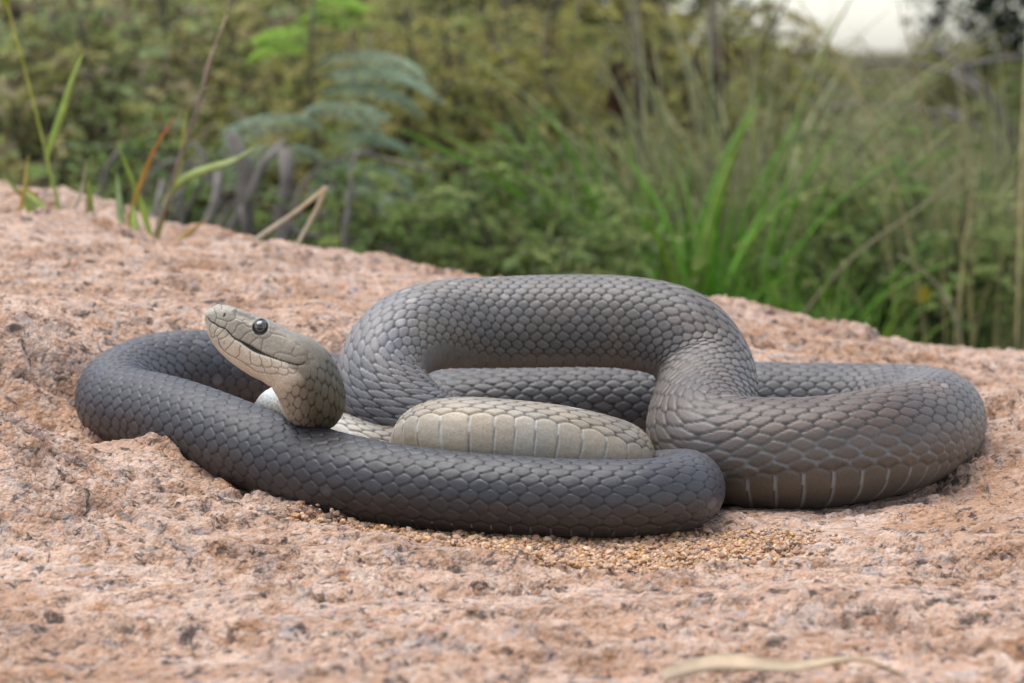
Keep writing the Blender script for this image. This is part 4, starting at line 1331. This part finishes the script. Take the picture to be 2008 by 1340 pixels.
# tufts of grass in the gully of the left mound; every blade a part of its own
G1, G2, G3 = (.40, .52, .14), (.50, .60, .18), (.44, .55, .28)
YEL, ORG, RED, DRY, WHT, PUR = (.55, .50, .12), (.60, .36, .12), (.55, .20, .08), (.58, .47, .31), (.66, .59, .50), (.34, .25, .21)
TUFTS = [
    ("grass_tuft", "tall seed stalk with one upright green leaf on the left mound", "grass", .80, [
        ([(121, 455), (118, 425), (105, 365), (92, 310), (78, 250), (60, 180), (38, 95), (20, 30), (8, -20)], 4.2, G1, YEL, "stalk"),
        ([(92, 312), (105, 270), (125, 215), (145, 150), (167, 98)], 11, G1, G2, "leaf"),
        ([(14, 14), (10, -4), (4, -30)], 9, (.38, .48, .04), (.42, .5, .06), "seed_head")]),
    ("grass_tuft", "short curling green and orange blades at the left end of the mound", "grass", .76, [
        ([(32, 445), (48, 370), (53, 330), (57, 302)], 6, ORG, YEL, "blade"), ([(85, 455), (58, 400), (26, 365), (0, 340)], 8, G1, G3, "blade"),
        ([(105, 445), (78, 398), (56, 376), (30, 378), (0, 395)], 6, YEL, RED, "blade"), ([(112, 455), (85, 410), (60, 385), (48, 372)], 9, G2, G1, "blade"), ([(70, 460), (62, 420), (40, 395)], 8, G1, G1, "blade")]),
    ("grass_tuft", "single bleached dry blade beside a short green one on the mound", "grass", .78, [
        ([(118, 455), (128, 430), (150, 400), (163, 365), (168, 318)], 5, WHT, DRY, "blade"), ([(182, 465), (178, 420), (175, 345)], 10, G2, G1, "blade"), ([(172, 462), (171, 400), (168, 380)], 5, YEL, DRY, "blade")]),
    ("grass_tuft", "green tuft with one blade turning red-orange at the tip", "grass", .80, [
        ([(240, 480), (236, 410), (228, 337)], 10, G3, G3, "blade"), ([(302, 490), (272, 385), (247, 322), (231, 280)], 9, G2, G1, "blade"),
        ([(258, 490), (258, 420), (280, 350), (308, 285), (352, 217)], 7, YEL, RED, "blade"), ([(268, 490), (264, 440), (262, 400)], 11, G2, G1, "blade"), ([(262, 470), (250, 420), (246, 405)], 5, DRY, YEL, "blade")]),
    ("grass_tuft", "tall purplish dry stalk with a bent broad green leaf on the mound", "grass", .82, [
        ([(295, 490), (318, 420), (335, 372), (352, 310), (375, 250), (392, 200), (410, 130), (438, 50), (470, -40)], 5, PUR, PUR, "stalk"),
        ([(322, 405), (340, 372), (400, 335), (462, 315), (490, 297), (517, 276)], 12, G2, (.42, .46, .26), "leaf"),
        ([(338, 378), (352, 330), (358, 290), (367, 203)], 5.5, G2, YEL, "blade"), ([(398, 185), (402, 150), (420, 95), (445, 30)], 4, PUR, DRY, "sheath"),
        ([(300, 490), (316, 430), (330, 392)], 9, YEL, G2, "blade"), ([(312, 470), (320, 430), (330, 400)], 4, PUR, PUR, "blade")]),
    ("dry_grass", "pale dry grass stem bent over in a sharp angle above the crest", "dry grass", .74, [
        ([(455, 515), (500, 472), (560, 430), (610, 392), (639, 367)], 7, WHT, DRY, "stem"), ([(640, 366), (626, 400), (600, 448), (570, 505)], 6, DRY, WHT, "stem")]),
    ("dry_grass", "small orange dry blade low on the crest", "dry grass", .74, [([(330, 490), (345, 475), (372, 455), (410, 427)], 5, YEL, ORG, "blade")]),
]
for nm, lab, cat_, Y, blades in TUFTS:
    b0 = P(blades[0][0][0][0], blades[0][0][0][1], Y)
    e = add(nm, None, loc=tuple(b0), label=lab, cat=cat_, group="grass tufts on the left mound" if nm == "grass_tuft" else None)
    for k, (pts, w, c0, c1, pn) in enumerate(blades):
        npt = len(pts)
        q = np.array([P(x, y, Y + .012 * math.sin(1.7 * k + 2.2 * i / npt) + .01 * (k % 3)) for i, (x, y) in enumerate(pts)]) - b0
        wm = w * 1.5 * (Y + 1.4) / FPX
        if pn in ("stalk", "stem", "sheath"):
            t = np.concatenate([[0], np.cumsum(np.linalg.norm(np.diff(q, axis=0), axis=1))]); qq = cubic(t, q, np.linspace(0, t[-1], 24))
            v_, f_ = tubes([(qq, np.linspace(wm * .55, wm * .32, 24))], 7)
            me = mesh_from(pn, v_, f_); cmix = np.linspace(0, 1, 24)[:, None]
            cv = np.repeat(np.array(c0) * (1 - cmix) + np.array(c1) * cmix, 7, axis=0); set_col(me, "col", np.concatenate([cv, [c0], [c1]]))
        else:
            v_, f_, cv = blade_mesh(q, wm, c0, c1, tw=.4 * math.sin(k * 2.1)); me = mesh_from(pn, v_, [f_]); set_col(me, "col", cv)
        add(pn, me, LEAF, parent=e)

# yellow flower in the grass
fp = P(1810, 578, 1.7)
e = add("yellow_flower", None, loc=(fp[0], fp[1], GZ - .01), label="tiny yellow flower on a thin stem in the grass behind the right-hand loop", cat="flower")
hf = fp[2] - GZ + .01
v_, f_ = tubes([(np.array([(0.03, 0, 0), (.012, 0, hf * .5), (0, 0, hf)]), [.0014, .0012, .001])], 5)
me = mesh_from("stem", v_, f_); set_col(me, "col", np.tile([.12, .17, .05], (len(me.vertices), 1))); add("stem", me, LEAF, parent=e)
pm = leaves_mesh("petal", np.zeros((1, 3)), np.array([[1, 0, .25]]), np.array([[0, -.5, 1.0]]), np.array([.011]), np.array([.007]), np.array([(.75, .55, .03)]))
for k in range(5):
    o = add("petal", pm, LEAF, parent=e, loc=(0, 0, hf)); o.rotation_euler = (math.radians(55), k * 1.257, 0)

# dry leaf lying on the slab right in front
lp = [P(1300, 1372, -.40), P(1410, 1362, -.398), P(1560, 1352, -.396), P(1690, 1358, -.398), P(1770, 1370, -.40)]
lq = np.array([(p[0], p[1], float(base_fast(np.array([p[0]]), np.array([p[1]]))[0]) + .007) for p in lp]); l0 = lq[0].copy()
lq[1:4, 2] += (.004, .0015, .005)
v_, f_, cv = blade_mesh(lq - l0, .0105, (.62, .50, .36), (.72, .58, .40), face=(0, -.7, 1), thick=.0006, tw=.8)
me = mesh_from("dry_leaf", v_, [f_]); set_col(me, "col", cv)
o = add("dry_leaf", me, LEAF, loc=tuple(l0), label="bleached dry grass leaf lying on the bare granite in front of the snake", cat="dry leaf")
